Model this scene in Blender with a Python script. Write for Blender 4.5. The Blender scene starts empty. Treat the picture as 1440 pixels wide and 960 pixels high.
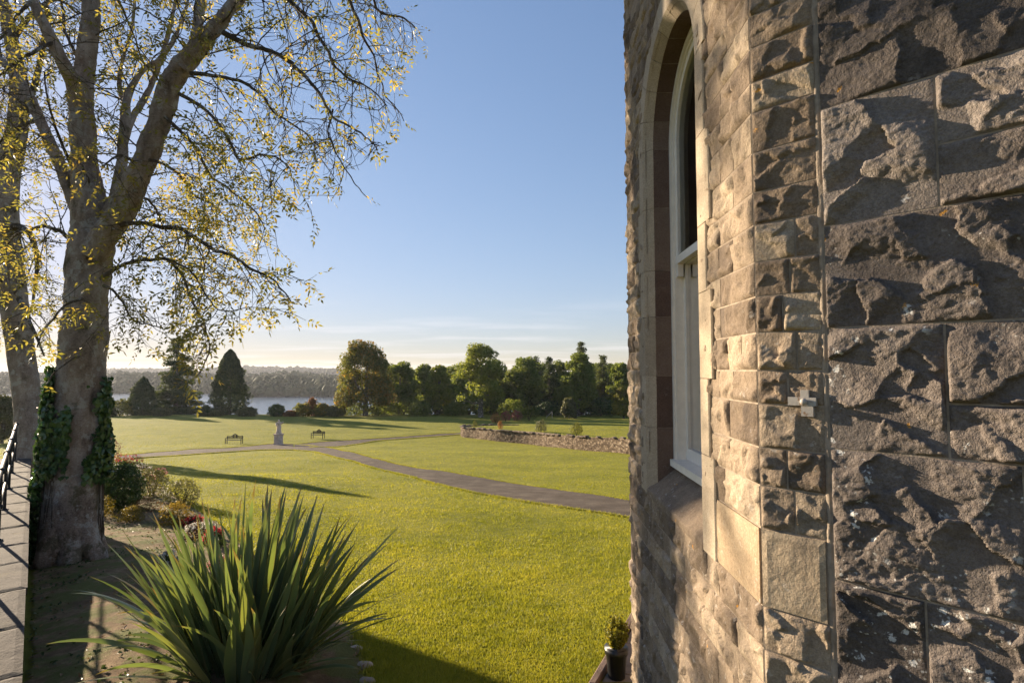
import bpy, math
import numpy as np
from mathutils import Vector, Matrix

S = bpy.context.scene
COL = S.collection
R = math.radians

# ------------------------------------------------------------------ camera
CAM = np.array([0.0, 0.0, 2.45])
FPX, PITCH = 760.0, math.atan(40 / 760.0)
cd = bpy.data.cameras.new("camera")
cam = bpy.data.objects.new("camera", cd)
COL.objects.link(cam)
cam.location = CAM
cam.rotation_euler = (math.pi / 2 + PITCH, 0, 0)
cd.sensor_width = 36.0
cd.sensor_fit = 'HORIZONTAL'
cd.lens = FPX / 1440 * 36
cd.clip_start = 0.05
cd.clip_end = 9000
S.camera = cam

# ------------------------------------------------------------------ sun, sky, exposure
SUN_B = 0.75                      # forward part of the sun's bearing for one part to the left
SUN_EL = R(12.5)
SUN_AZ = math.atan2(-1.0, SUN_B)  # from +Y towards +X (negative: to the left)
SUNV = Vector((math.sin(SUN_AZ) * math.cos(SUN_EL), math.cos(SUN_AZ) * math.cos(SUN_EL), math.sin(SUN_EL)))
sd = bpy.data.lights.new("sun", 'SUN')
sun = bpy.data.objects.new("sun", sd)
COL.objects.link(sun)
sd.energy = 5.0
sd.angle = R(0.55)
sd.color = (1.0, 0.82, 0.60)
sun.rotation_euler = SUNV.to_track_quat('Z', 'Y').to_euler()
sun.location = (-40, 30, 30)

W = bpy.data.worlds.new("World")
S.world = W
W.use_nodes = True
wn, wl = W.node_tree.nodes, W.node_tree.links
wn.clear()
wo = wn.new('ShaderNodeOutputWorld')
bg = wn.new('ShaderNodeBackground')
sky = wn.new('ShaderNodeTexSky')
sky.sky_type = 'NISHITA'
sky.sun_disc = False
sky.sun_elevation = SUN_EL
sky.sun_rotation = SUN_AZ
sky.altitude = 60
sky.air_density = 1.0
sky.dust_density = 0.25
sky.ozone_density = 2.2
bg.inputs['Strength'].default_value = 0.108
# thin streaks of cloud low in the sky
tc = wn.new('ShaderNodeTexCoord')
sep = wn.new('ShaderNodeSeparateXYZ')
wl.new(tc.outputs['Generated'], sep.inputs[0])
def wmath(op, a, b=None, c=None):
    n = wn.new('ShaderNodeMath'); n.operation = op
    for i, v in enumerate((a, b, c)):
        if v is None: continue
        if hasattr(v, 'is_output'): wl.new(v, n.inputs[i])
        else: n.inputs[i].default_value = v
    return n.outputs[0]
zz = wmath('MAXIMUM', sep.outputs[2], 0.0)
den = wmath('ADD', zz, 0.04)
cx = wmath('DIVIDE', sep.outputs[0], den)
cy = wmath('DIVIDE', sep.outputs[1], den)
cmb = wn.new('ShaderNodeCombineXYZ')
wl.new(wmath('MULTIPLY', cx, 0.24), cmb.inputs[0]); wl.new(wmath('MULTIPLY', cy, 0.42), cmb.inputs[1])
cn = wn.new('ShaderNodeTexNoise'); cn.inputs['Scale'].default_value = 1.1
cn.inputs['Detail'].default_value = 7; cn.inputs['Roughness'].default_value = 0.55
wl.new(cmb.outputs[0], cn.inputs['Vector'])
mr = wn.new('ShaderNodeMapRange'); mr.interpolation_type = 'SMOOTHSTEP'
mr.inputs[1].default_value = 0.46; mr.inputs[2].default_value = 0.68
wl.new(cn.outputs[0], mr.inputs[0])
lo = wn.new('ShaderNodeMapRange'); lo.interpolation_type = 'SMOOTHSTEP'
lo.inputs[1].default_value = 0.15; lo.inputs[2].default_value = 0.055
wl.new(zz, lo.inputs[0])
cf = wmath('MULTIPLY', wmath('MULTIPLY', mr.outputs[0], lo.outputs[0]), 0.34)
mixc = wn.new('ShaderNodeMix'); mixc.data_type = 'RGBA'
def vmath(op, a, b):
    n = wn.new('ShaderNodeVectorMath'); n.operation = op
    for i, v in enumerate((a, b)):
        if hasattr(v, 'is_output'): wl.new(v, n.inputs[i])
        else: n.inputs[i].default_value = v
    return n.outputs[0]
# the camera held back the glare near the sun: a soft shoulder on the sky's brightness
lum = wn.new('ShaderNodeRGBToBW'); wl.new(sky.outputs[0], lum.inputs[0])
lum3 = wn.new('ShaderNodeCombineXYZ')
for q_ in range(3): wl.new(lum.outputs[0], lum3.inputs[q_])
dn_ = vmath('ADD', vmath('MULTIPLY', sky.outputs[0], (.20, .20, .19)), vmath('MULTIPLY', lum3.outputs[0], (.10, .10, .10)))
soft = vmath('DIVIDE', sky.outputs[0], vmath('ADD', dn_, (1, 1, 1)))
soft = vmath('MULTIPLY', soft, (.96, .94, 1.07))
wl.new(cf, mixc.inputs[0]); wl.new(soft, mixc.inputs[6])
mixc.inputs[7].default_value = (3.3, 3.15, 3.2, 1)
wl.new(mixc.outputs[2], bg.inputs[0])
wl.new(bg.outputs[0], wo.inputs[0])

S.view_settings.view_transform = 'Standard'
S.view_settings.look = 'None'
S.view_settings.gamma = 1.0
S.view_settings.exposure = 1.70
S.view_settings.use_curve_mapping = False
S.render.engine = 'CYCLES'
S.cycles.max_bounces = 7
S.cycles.diffuse_bounces = 3
S.cycles.glossy_bounces = 3
S.cycles.transmission_bounces = 4
S.cycles.transparent_max_bounces = 6
S.cycles.volume_bounces = 0
S.cycles.sample_clamp_indirect = 6.0
S.cycles.caustics_reflective = False
S.cycles.caustics_refractive = False

# ------------------------------------------------------------------ helpers: rays, noise
def ray(px, py):
    px = np.asarray(px, float); py = np.asarray(py, float)
    x = (px - 720) / FPX; u = (480 - py) / FPX
    c, s = math.cos(PITCH), math.sin(PITCH)
    return x, c - s * u, s + c * u

def at(px, py, Y):
    x, f, u = ray(px, py)
    k = Y / f
    return np.stack(np.broadcast_arrays(x * k, f * k, CAM[2] + u * k), -1)

def sstep(a, b, x):
    t = np.clip((np.asarray(x, float) - a) / (b - a), 0, 1)
    return t * t * (3 - 2 * t)

def _h(ix, iy, iz):
    n = (ix * 374761393 + iy * 668265263 + iz * 2147483647 * 3 + iz * 1274126177) & 0xFFFFFFFF
    n = ((n ^ (n >> 13)) * 1274126177) & 0xFFFFFFFF
    n = ((n ^ (n >> 16)) * 2246822519) & 0xFFFFFFFF
    return ((n ^ (n >> 15)) & 0xFFFFFF) / float(0xFFFFFF) * 2 - 1

def vnoise(p):
    p = np.asarray(p, float)
    i = np.floor(p).astype(np.int64); f = p - i
    f = f * f * f * (f * (f * 6 - 15) + 10)
    o = 0
    for dx in (0, 1):
        for dy in (0, 1):
            for dz in (0, 1):
                w = (f[..., 0] if dx else 1 - f[..., 0]) * (f[..., 1] if dy else 1 - f[..., 1]) * (f[..., 2] if dz else 1 - f[..., 2])
                o = o + w * _h(i[..., 0] + dx, i[..., 1] + dy, i[..., 2] + dz)
    return o

def fbm(p, oct=4, gain=0.5):
    o = 0; a = 1.0; t = 0
    for k in range(oct):
        o = o + a * vnoise(p * 2.0 ** k + 17.3 * k); t += a; a *= gain
    return o / t

def p3(x, y, z=0.0):
    return np.stack(np.broadcast_arrays(np.asarray(x, float), np.asarray(y, float), np.asarray(z, float)), -1)

# ------------------------------------------------------------------ helpers: objects
class MB:
    """Collects vertices and faces; build() links them as ONE mesh object."""
    def __init__(s): s.V = []; s.F = []; s.M = []; s.n = 0; s.A = []
    def add(s, V, F, m=0, a=0.0):
        V = np.asarray(V, float).reshape(-1, 3); F = np.asarray(F, np.int64)
        s.V.append(V); s.F.append(F + s.n); s.M.append(np.full(len(F), m, np.int32) if np.isscalar(m) else np.asarray(m, np.int32))
        s.A.append(np.broadcast_to(np.asarray(a, np.float32), (len(V),))); s.n += len(V)
    def box(s, c, size, rz=0.0, m=0, bev=0.0):
        sx, sy, sz = [v / 2 for v in size]
        if bev > 0:
            b = min(bev, sx * .9, sy * .9, sz * .9)
            bm_v = []
            for z, k in ((-sz, b), (-sz + b, 0), (sz - b, 0), (sz, b)):
                x, y = sx - k, sy - k
                bm_v += [(-x + (b if k == 0 else 0), -y, z), (x - (b if k == 0 else 0), -y, z), (x, -y + (b if k == 0 else 0), z), (x, y - (b if k == 0 else 0), z),
                         (x - (b if k == 0 else 0), y, z), (-x + (b if k == 0 else 0), y, z), (-x, y - (b if k == 0 else 0), z), (-x, -y + (b if k == 0 else 0), z)]
            V = np.array(bm_v); F = []
            for r in range(3):
                for i in range(8):
                    j = (i + 1) % 8
                    F.append((r * 8 + i, r * 8 + j, r * 8 + 8 + j, r * 8 + 8 + i))
            F += [(7, 6, 1, 0), (6, 5, 2, 1), (5, 4, 3, 2)]
            F += [(24, 25, 30, 31), (25, 26, 29, 30), (26, 27, 28, 29)]
            F = np.array(F)
        else:
            V = np.array([(x, y, z) for z in (-sz, sz) for x, y in ((-sx, -sy), (sx, -sy), (sx, sy), (-sx, sy))])
            F = np.array([(3, 2, 1, 0), (4, 5, 6, 7), (0, 1, 5, 4), (1, 2, 6, 5), (2, 3, 7, 6), (3, 0, 4, 7)])
        ca, sa = math.cos(rz), math.sin(rz)
        V = np.stack([V[:, 0] * ca - V[:, 1] * sa, V[:, 0] * sa + V[:, 1] * ca, V[:, 2]], -1) + np.asarray(c, float)
        s.add(V, F, m)
    def tube(s, P, rad, n=8, m=0, cap=True, wob=0.0, seed=0.0, a=0.0, rough=0.0):
        P = np.asarray(P, float); k = len(P)
        rad = np.broadcast_to(np.asarray(rad, float), (k,))
        T = np.gradient(P, axis=0); T /= np.linalg.norm(T, axis=1, keepdims=True) + 1e-9
        up = np.array([0, 0, 1.0]) if abs(T[:, 2]).mean() < .8 else np.array([0, 1.0, 0])
        A = np.cross(T, up); A /= np.linalg.norm(A, axis=1, keepdims=True) + 1e-9
        B = np.cross(T, A)
        th = np.linspace(0, 2 * np.pi, n, endpoint=False)
        D = A[:, None] * np.cos(th)[None, :, None] + B[:, None] * np.sin(th)[None, :, None]
        V = P[:, None] + D * rad[:, None, None]
        if wob:
            V = V + D * (wob * rad[:, None] * fbm(V * (1.2 / max(rad.mean(), .02)) * .5 + seed, 3))[..., None]
        if rough:
            q_ = V * np.array([7, 7, 2.4]) + seed
            V = V + D * (rough * (.9 * fbm(q_, 4) - .8 * np.abs(fbm(q_ * np.array([1.6, 1.6, .8]) + 5, 3)) + .35 * fbm(V * np.array([16, 16, 26]), 3)))[..., None]
        i = np.arange(k - 1)[:, None] * n; j = np.arange(n)[None]
        j2 = (j + 1) % n
        F = np.stack([i + j, i + j2, i + n + j2, i + n + j], -1).reshape(-1, 4)
        s.add(V.reshape(-1, 3), F, m, a)
        if cap:
            Vc = np.concatenate([V[0], [P[0]], V[-1], [P[-1]]])
            F = [(x, (x + 1) % n, n) for x in range(n)] + [(n + 1 + (x + 1) % n, n + 1 + x, 2 * n + 1) for x in range(n)]
            s.add(Vc, np.array(F), m, a)
    def build(s, name, mats, parent=None, smooth=False, attr=None):
        me = bpy.data.meshes.new(name)
        V = np.concatenate(s.V) if s.V else np.zeros((0, 3))
        me.vertices.add(len(V)); me.vertices.foreach_set('co', V.astype(np.float32).ravel())
        loops = np.concatenate([f.ravel() for f in s.F]); sizes = np.concatenate([np.full(len(f), f.shape[1]) for f in s.F])
        me.loops.add(len(loops)); me.loops.foreach_set('vertex_index', loops.astype(np.int32))
        me.polygons.add(len(sizes))
        st = np.concatenate([[0], np.cumsum(sizes)[:-1]])
        me.polygons.foreach_set('loop_start', st.astype(np.int32))
        me.polygons.foreach_set('material_index', np.concatenate(s.M))
        me.polygons.foreach_set('use_smooth', np.full(len(sizes), bool(smooth)))
        if attr:
            at_ = me.attributes.new(attr, 'FLOAT', 'POINT'); at_.data.foreach_set('value', np.concatenate(s.A).astype(np.float32))
        me.update(calc_edges=True)
        for m in (mats if isinstance(mats, (list, tuple)) else [mats]): me.materials.append(m)
        o = bpy.data.objects.new(name, me); COL.objects.link(o)
        if parent is not None: o.parent = parent; o.matrix_parent_inverse = Matrix.Translation(-Vector(parent.location))
        return o

def tag(o, label=None, cat=None, group=None, kind=None):
    if label: o['label'] = label
    if cat: o['category'] = cat
    if group: o['group'] = group
    if kind: o['kind'] = kind
    return o

def empty(name, loc, label, cat, group=None):
    o = bpy.data.objects.new(name, None); COL.objects.link(o)
    o.location = [float(v) for v in loc]; o.empty_display_size = .2
    return tag(o, label, cat, group)

def copy_tree(o, loc, scale=1.0, rz=0.0):
    c = o.copy(); COL.objects.link(c); c.location = [float(v) for v in loc]
    c.scale = (scale,) * 3 if np.isscalar(scale) else scale; c.rotation_euler.z = rz
    for ch in list(o.children):
        d = ch.copy(); COL.objects.link(d); d.parent = c
        for g in list(ch.children):
            e = g.copy(); COL.objects.link(e); e.parent = d
    return c

# ------------------------------------------------------------------ helpers: materials
def mat(name):
    m = bpy.data.materials.new(name); m.use_nodes = True
    nt = m.node_tree; nt.nodes.clear()
    out = nt.nodes.new('ShaderNodeOutputMaterial')
    return m, nt.nodes, nt.links, out

class NT:
    def __init__(s, name):
        s.m, s.n, s.l, s.out = mat(name)
    def new(s, t, **k):
        n = s.n.new(t)
        for a, b in k.items(): setattr(n, a, b)
        return n
    def set(s, n, i, v):
        if hasattr(v, 'is_output'): s.l.new(v, n.inputs[i])
        else: n.inputs[i].default_value = v
    def math(s, op, a, b=0.0, clamp=False):
        n = s.new('ShaderNodeMath', operation=op, use_clamp=clamp); s.set(n, 0, a); s.set(n, 1, b); return n.outputs[0]
    def noise(s, vec, scale, det=5, rough=.55, dist=0.0):
        n = s.new('ShaderNodeTexNoise'); s.l.new(vec, n.inputs['Vector']); n.inputs['Scale'].default_value = scale
        n.inputs['Detail'].default_value = det; n.inputs['Roughness'].default_value = rough; n.inputs['Distortion'].default_value = dist
        return n.outputs[0]
    def voro(s, vec, scale, feat='F1', out=0, rnd=1.0):
        n = s.new('ShaderNodeTexVoronoi', feature=feat); s.l.new(vec, n.inputs['Vector']); n.inputs['Scale'].default_value = scale
        n.inputs['Randomness'].default_value = rnd
        return n.outputs[out]
    def ramp(s, f, stops, mode='LINEAR'):
        n = s.new('ShaderNodeValToRGB'); cr = n.color_ramp; cr.interpolation = mode
        while len(cr.elements) < len(stops): cr.elements.new(.5)
        for e, (p, c) in zip(cr.elements, stops):
            e.position = p; e.color = (*c, 1) if len(c) == 3 else c
        s.l.new(f, n.inputs[0]); return n.outputs[0]
    def rng(s, f, a, b, c=0.0, d=1.0):
        n = s.new('ShaderNodeMapRange', interpolation_type='SMOOTHSTEP'); s.l.new(f, n.inputs[0])
        for i, v in enumerate((a, b, c, d)): n.inputs[i + 1].default_value = v
        return n.outputs[0]
    def mix(s, f, a, b, mode='MIX'):
        n = s.new('ShaderNodeMix', data_type='RGBA', blend_type=mode)
        s.set(n, 0, f)
        for i, v in ((6, a), (7, b)):
            if hasattr(v, 'is_output'): s.l.new(v, n.inputs[i])
            else: n.inputs[i].default_value = (*v, 1)
        return n.outputs[2]
    def pos(s): return s.new('ShaderNodeNewGeometry').outputs['Position']
    def obj(s): return s.new('ShaderNodeTexCoord').outputs['Object']
    def scale(s, v, sc):
        n = s.new('ShaderNodeMapping'); s.l.new(v, n.inputs[0]); n.inputs['Scale'].default_value = sc; return n.outputs[0]
    def bump(s, h, strength, dist, nrm=None):
        n = s.new('ShaderNodeBump'); s.l.new(h, n.inputs['Height']); n.inputs['Strength'].default_value = strength; n.inputs['Distance'].default_value = dist
        if nrm is not None: s.l.new(nrm, n.inputs['Normal'])
        return n.outputs[0]
    def bsdf(s, col, rough=.8, nrm=None, spec=.3, metal=0.0):
        n = s.new('ShaderNodeBsdfPrincipled')
        s.set(n, 'Base Color', col if hasattr(col, 'is_output') else (*col, 1)); s.set(n, 'Roughness', rough)
        n.inputs['Specular IOR Level'].default_value = spec; n.inputs['Metallic'].default_value = metal
        if nrm is not None: s.l.new(nrm, n.inputs['Normal'])
        return n.outputs[0]
    def done(s, sh): s.l.new(sh, s.out.inputs[0]); return s.m

def foliage(name, c1, c2, c3=None, transl=.4, rough=.5, spec=.25, tboost=1.3, tyel=(1.15, 1.0, .55), nscale=.35):
    t = NT(name)
    g = t.new('ShaderNodeNewGeometry')
    rnd = g.outputs['Random Per Island']
    nz = t.noise(t.obj(), nscale, 3)
    f = t.math('ADD', t.math('MULTIPLY', rnd, .55), t.math('MULTIPLY', t.math('SUBTRACT', nz, .28), 1.0), True)
    col = t.ramp(f, [(0.05, c1), (.55, c2), (.95, c3 or c2)])
    d = t.bsdf(col, rough, None, spec)
    tr = t.new('ShaderNodeBsdfTranslucent')
    tc_ = t.mix(1.0, col, tuple(min(1.6, v * tboost) for v in tyel), 'MULTIPLY')
    t.l.new(tc_, tr.inputs[0])
    mx = t.new('ShaderNodeMixShader'); mx.inputs[0].default_value = transl
    t.l.new(d, mx.inputs[1]); t.l.new(tr.outputs[0], mx.inputs[2])
    return t.done(mx.outputs[0])

def plain(name, col, rough=.6, spec=.3, var=.15, sc=12, bump=.2, bd=.004, metal=0.0):
    t = NT(name)
    p = t.pos()
    n = t.noise(p, sc, 5)
    c = t.ramp(n, [(.3, tuple(v * (1 - var) for v in col)), (.7, tuple(min(1, v * (1 + var)) for v in col))])
    return t.done(t.bsdf(c, rough, t.bump(t.noise(p, sc * 5, 4), bump, bd), spec, metal))

def stone(name, cols, lichen=.0, bumpd=.004, fine=60, stain=True, orange=True):
    """Rough stone: per-block tint from the mesh attribute, mottling, weathered dark crust, lichen spots."""
    t = NT(name)
    p = t.pos()
    at_ = t.new('ShaderNodeAttribute', attribute_name='tint').outputs['Fac']
    big = t.noise(p, 2.2, 4)
    mid = t.noise(p, 11, 6, .62)
    fin = t.noise(p, fine, 5, .6)
    f = t.math('ADD', t.math('MULTIPLY', at_, .55), t.math('ADD', t.math('MULTIPLY', mid, .42), t.math('MULTIPLY', big, .22)))
    c = t.ramp(f, [(.22, cols[0]), (.46, cols[1]), (.66, cols[2]), (.9, cols[3])])
    c = t.mix(t.math('MULTIPLY', t.rng(t.noise(p, fine * 2.2, 4, .75), .42, .62), .5), c, t.mix(1.0, c, (.52, .50, .48), 'MULTIPLY'))
    c = t.mix(t.math('MULTIPLY', t.rng(fin, .35, .7), .45), c, t.mix(1.0, c, (.55, .52, .5), 'MULTIPLY'))
    if stain:
        st = t.rng(t.noise(t.scale(p, (1, 1, .45)), 3.1, 6, .65), .5, .72)
        c = t.mix(t.math('MULTIPLY', st, .55), c, (.055, .048, .046))
    if lichen > 0:
        zc_ = t.new('ShaderNodeSeparateXYZ'); t.l.new(p, zc_.inputs[0]); low_ = t.math('MULTIPLY', t.math('SUBTRACT', 2.75, zc_.outputs[2]), .095)
        v = t.voro(p, 16)
        msk = t.math('MULTIPLY', t.rng(t.math('ADD', v, t.math('MULTIPLY', t.math('SUBTRACT', fin, .5), 1.1)), .10, .20, 1, 0), t.rng(t.math('ADD', t.noise(p, 2.6, 3), low_), .52, .6))
        c = t.mix(t.math('MULTIPLY', msk, lichen), c, (.62, .61, .58))
        v2 = t.voro(p, 47)
        msk2 = t.math('MULTIPLY', t.rng(t.math('ADD', v2, t.math('MULTIPLY', t.math('SUBTRACT', fin, .5), .8)), .10, .20, 1, 0), t.rng(t.math('ADD', t.noise(p, 4.3, 3), low_), .54, .66))
        c = t.mix(t.math('MULTIPLY', msk2, lichen * .8), c, (.55, .54, .5))
        if orange:
            v3 = t.voro(t.scale(p, (1, 1, 1.1)), 5.5)
            c = t.mix(t.rng(t.math('ADD', v3, t.math('MULTIPLY', t.math('SUBTRACT', fin, .5), .35)), .02, .05, 1, 0), c, (.55, .27, .05))
    h = t.math('ADD', t.math('ADD', t.math('MULTIPLY', fin, .7), t.math('MULTIPLY', t.noise(p, fine * 2.7, 3, .7), .35)), t.math('MULTIPLY', t.noise(p, fine * .35, 6, .68), 1.0))
    return t.done(t.bsdf(c, .92, t.bump(h, .9, bumpd), .18))

# ================================================================== GROUND SHAPE
_gy = np.array([-60, 3, 5, 10.8, 14, 41, 60, 75, 110, 120, 132, 200, 690, 718, 770, 3500.])
_gz = np.array([-.3, -.3, -.48, -1.36, -1.72, -4.05, -5.8, -6.25, -6.95, -7.3, -9.5, -33, -33, -25, -21, -21.])
_ys = np.concatenate([np.arange(-80, 200, .25), np.arange(200, 3600, 5.)])
_zs = np.interp(_ys, _gy, _gz)
_near = _ys < 200
_k = np.hanning(33); _k /= _k.sum()
_zn = np.convolve(np.pad(_zs[_near], 16, mode='edge'), _k, 'valid')
_zs[_near] = _zn

def G(x, y):
    x = np.asarray(x, float); y = np.asarray(y, float)
    z = np.interp(y, _ys, _zs)
    und = sstep(12, 30, y) * (1 - sstep(118, 135, y))
    z = z + und * (.10 * vnoise(p3(x * .09, y * .16, 3.1)) + .05 * vnoise(p3(x * .25, y * .4, 7.7)))
    # the lawn lifts a little at the left, where it meets the bank
    a = x / np.maximum(y, 20.)
    r1 = np.exp(-((y - 672) / 48.) ** 2) * 15.0 * sstep(-.58, -.47, a) + np.exp(-((y - 800) / 70.) ** 2) * 3.0
    r2 = np.exp(-((y - 1050) / 160.) ** 2) * (7 + 3 * vnoise(p3(a * 9, 1.5, .3)))
    r3 = np.exp(-((y - 2300) / 420.) ** 2) * (15 + 9 * np.exp(-((a + .50) / .12) ** 2) + 3 * vnoise(p3(a * 14, 2.5, 9.)))
    far = sstep(598, 630, y)
    return z + far * (r1 + r2 + r3 + 2.0 * vnoise(p3(x * .02, y * .02, 5.)))

def hit(px, py, fn=None, lo_=1.0, hi_=125.0):
    """Where the view ray through a pixel of the photograph meets the ground."""
    fn = fn or G
    x, f, u = ray(px, py)
    x = x / f; u = u / f
    ys = np.broadcast_to(np.full(np.shape(x), lo_), np.shape(x)).astype(float).copy()
    a = ys.copy(); b = np.full_like(ys, hi_); found = np.zeros(ys.shape, bool)
    prev = ys.copy()
    for Y in np.concatenate([np.arange(lo_, 30, .5), np.arange(30, hi_, 1.0)]):
        below = (CAM[2] + u * Y) < fn(x * Y, np.full_like(ys, Y))
        new = below & ~found
        a = np.where(new, prev, a); b = np.where(new, Y, b); found |= below
        prev = np.full_like(ys, Y)
    for _ in range(22):
        m = (a + b) / 2
        below = (CAM[2] + u * m) < fn(x * m, m)
        b = np.where(below, m, b); a = np.where(below, a, m)
    Y = (a + b) / 2
    return np.stack([x * Y, Y, fn(x * Y, Y)], -1), found

def in_poly(x, y, P):
    x = np.asarray(x); y = np.asarray(y); P = np.asarray(P)
    if x.size > 5000:
        lo__, hi__ = P.min(0), P.max(0)
        bb = (x >= lo__[0]) & (x <= hi__[0]) & (y >= lo__[1]) & (y <= hi__[1])
        out = np.zeros(x.shape, bool)
        if bb.any(): out[bb] = in_poly_(x[bb], y[bb], P)
        return out
    return in_poly_(x, y, P)

def in_poly_(x, y, P):
    c = np.zeros(np.shape(x), bool); j = len(P) - 1
    for i in range(len(P)):
        xi, yi, xj, yj = P[i, 0], P[i, 1], P[j, 0], P[j, 1]
        t = ((yi > y) != (yj > y)) & (x < (xj - xi) * (y - yi) / (yj - yi + 1e-12) + xi)
        c ^= t; j = i
    return c

def resample(P, n):
    P = np.asarray(P, float); d = np.concatenate([[0], np.cumsum(np.linalg.norm(np.diff(P, axis=0), axis=1))])
    s = np.linspace(0, d[-1], n)
    return np.stack([np.interp(s, d, P[:, i]) for i in range(P.shape[1])], -1)

def smooth_line(P, n):
    """Catmull-Rom through the points, n samples."""
    P = np.asarray(P, float)
    Q = np.concatenate([[2 * P[0] - P[1]], P, [2 * P[-1] - P[-2]]]); out = []
    m = max(2, int(np.ceil(n / (len(P) - 1))) + 1)
    for i in range(len(P) - 1):
        t = np.linspace(0, 1, m, endpoint=False)[:, None]
        a, b, c, d = Q[i], Q[i + 1], Q[i + 2], Q[i + 3]
        out.append(.5 * (2 * b + (c - a) * t + (2 * a - 5 * b + 4 * c - d) * t * t + (3 * b - a - 3 * c + d) * t ** 3))
    out.append(P[-1:])
    return np.concatenate(out)

# ------------------------------------------------------------------ ground materials
def grass_mat(name, stops, transl, rough=.55):
    t = NT(name)
    g = t.new('ShaderNodeNewGeometry')
    p = g.outputs['Position']
    n1 = t.noise(p, .35, 4, .6); n2 = t.noise(p, 2.6, 4, .6); n3 = t.noise(t.scale(p, (1, 2.2, 1)), .09, 3)
    f = t.math('ADD', t.math('MULTIPLY', g.outputs['Random Per Island'], .26), t.math('ADD', t.math('MULTIPLY', t.math('SUBTRACT', n1, .25), .62), t.math('ADD', t.math('MULTIPLY', t.math('SUBTRACT', n2, .25), .5), t.math('MULTIPLY', n3, .2))))
    c = t.ramp(f, stops)
    d = t.bsdf(c, rough, None, .2)
    tr = t.new('ShaderNodeBsdfTranslucent'); t.l.new(t.mix(1.0, c, (1.25, 1.15, .6), 'MULTIPLY'), tr.inputs[0])
    mx = t.new('ShaderNodeMixShader'); mx.inputs[0].default_value = transl
    t.l.new(d, mx.inputs[1]); t.l.new(tr.outputs[0], mx.inputs[2])
    return t.done(mx.outputs[0])

GRASS_STOPS = [(.30, (.150, .175, .020)), (.5, (.255, .268, .034)), (.66, (.345, .335, .050)), (.85, (.43, .385, .085))]
M_blade = grass_mat('grass_blade', GRASS_STOPS, .45)
t = NT('lawn_turf')
p = t.pos()
f = t.math('ADD', t.math('MULTIPLY', t.noise(p, .35, 4, .6), .4), t.math('ADD', t.math('MULTIPLY', t.noise(p, 2.6, 5, .6), .35), t.math('MULTIPLY', t.noise(p, 40, 3), .3)))
c = t.ramp(f, [(.3, (.10, .11, .016)), (.52, (.19, .19, .026)), (.75, (.27, .25, .045))])
M_turf = t.done(t.bsdf(c, .9, t.bump(t.noise(p, 45, 4, .7), 1.0, .05), .1))
t = NT('rough_ground')
p = t.pos()
c = t.ramp(t.noise(p, .08, 6, .6), [(.3, (.018, .026, .010)), (.5, (.035, .045, .016)), (.7, (.06, .06, .024))])
M_rough = t.done(t.bsdf(c, .95, t.bump(t.noise(p, .4, 6, .7), 1, 1.2), .1))

# one sheet out to the horizon
gx = np.unique(np.round(np.concatenate([np.arange(-4500, -400, 70), np.arange(-400, -60, 10), np.arange(-60, -20, 1.0), np.arange(-20, 14, .4), np.arange(14, 50, 1.5), np.arange(50, 400, 10), np.arange(400, 4600, 70)]), 3))
gyv = np.unique(np.round(np.concatenate([np.arange(-300, -10, 20), np.arange(-10, 3, 1.), np.arange(3, 16, .4), np.arange(16, 66, .8), np.arange(66, 140, 1.2), np.arange(140, 600, 20), np.arange(600, 1400, 14), np.arange(1400, 3500, 50)]), 3))
XX, YY = np.meshgrid(gx, gyv)
V = p3(XX, YY, G(XX, YY))
ny, nx = XX.shape
i = (np.arange(ny - 1)[:, None] * nx + np.arange(nx - 1)[None])
F = np.stack([i, i + 1, i + nx + 1, i + nx], -1).reshape(-1, 4)
yc = YY[:-1, :-1].ravel(); xc = XX[:-1, :-1].ravel()
lawn_face = (yc < 119) & (np.abs(xc) < 90) & (yc > -20)
g = MB(); g.add(V.reshape(-1, 3), F, np.where(lawn_face, 0, 1))
ground = g.build('ground', [M_turf, M_rough], smooth=True)
tag(ground, 'sunlit yellow green mown lawn sloping down towards the lake', 'lawn', kind='structure')

# ------------------------------------------------------------------ lake
t = NT('lake_water')
p = t.pos()
h = t.noise(t.scale(p, (.06, .35, 1)), 1.6, 5, .65)
M_water = t.done(t.bsdf((.05, .075, .10), .22, t.bump(h, .5, .25), .5))
m = MB(); m.add([(-2600, 170, -28), (2600, 170, -28), (2600, 900, -28), (-2600, 900, -28)], [(0, 1, 2, 3)])
tag(m.build('lake', M_water), 'calm pale blue lake below the wooded hills', 'lake', kind='structure')

# ------------------------------------------------------------------ paths (gravel)
t = NT('path_gravel')
p = t.pos()
v = t.voro(p, 38)
c = t.ramp(t.math('ADD', t.math('MULTIPLY', t.noise(p, 60, 4, .7), .5), t.math('MULTIPLY', t.noise(p, 1.3, 5), .5)), [(.3, (.055, .043, .032)), (.52, (.110, .087, .066)), (.72, (.21, .17, .13))])
M_gravel = t.done(t.bsdf(c, .95, t.bump(t.math('ADD', v, t.noise(p, 20, 5, .7)), .9, .03), .15))
def px_line(pts): return hit([q[0] for q in pts], [q[1] for q in pts])[0][:, :2]
P1a = px_line([(960, 721.5), (886, 704), (728, 681), (632, 664), (536, 646.5), (469, 630.5), (440, 627), (415, 624.5)])
P1b = px_line([(960, 747), (886, 728), (728, 704), (632, 685), (536, 661), (452, 638), (432, 634.5), (412, 632.8)])
P2a = px_line([(412, 624.3), (375, 624.6), (327, 629), (265, 632), (175, 640), (100, 648)])
P2b = px_line([(415, 632.8), (365, 633), (280, 638.5), (187, 645), (100, 653)])
P3a = px_line([(418, 624.6), (455, 621), (504, 618), (580, 612.7), (640, 609), (690, 605)])
P3b = px_line([(436, 629), (476, 628), (520, 621.5), (580, 616), (640, 611.5), (690, 607.5)])
paths = [(P1a, P1b), (P2a, P2b), (P3a, P3b)]
path_polys = []
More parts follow.
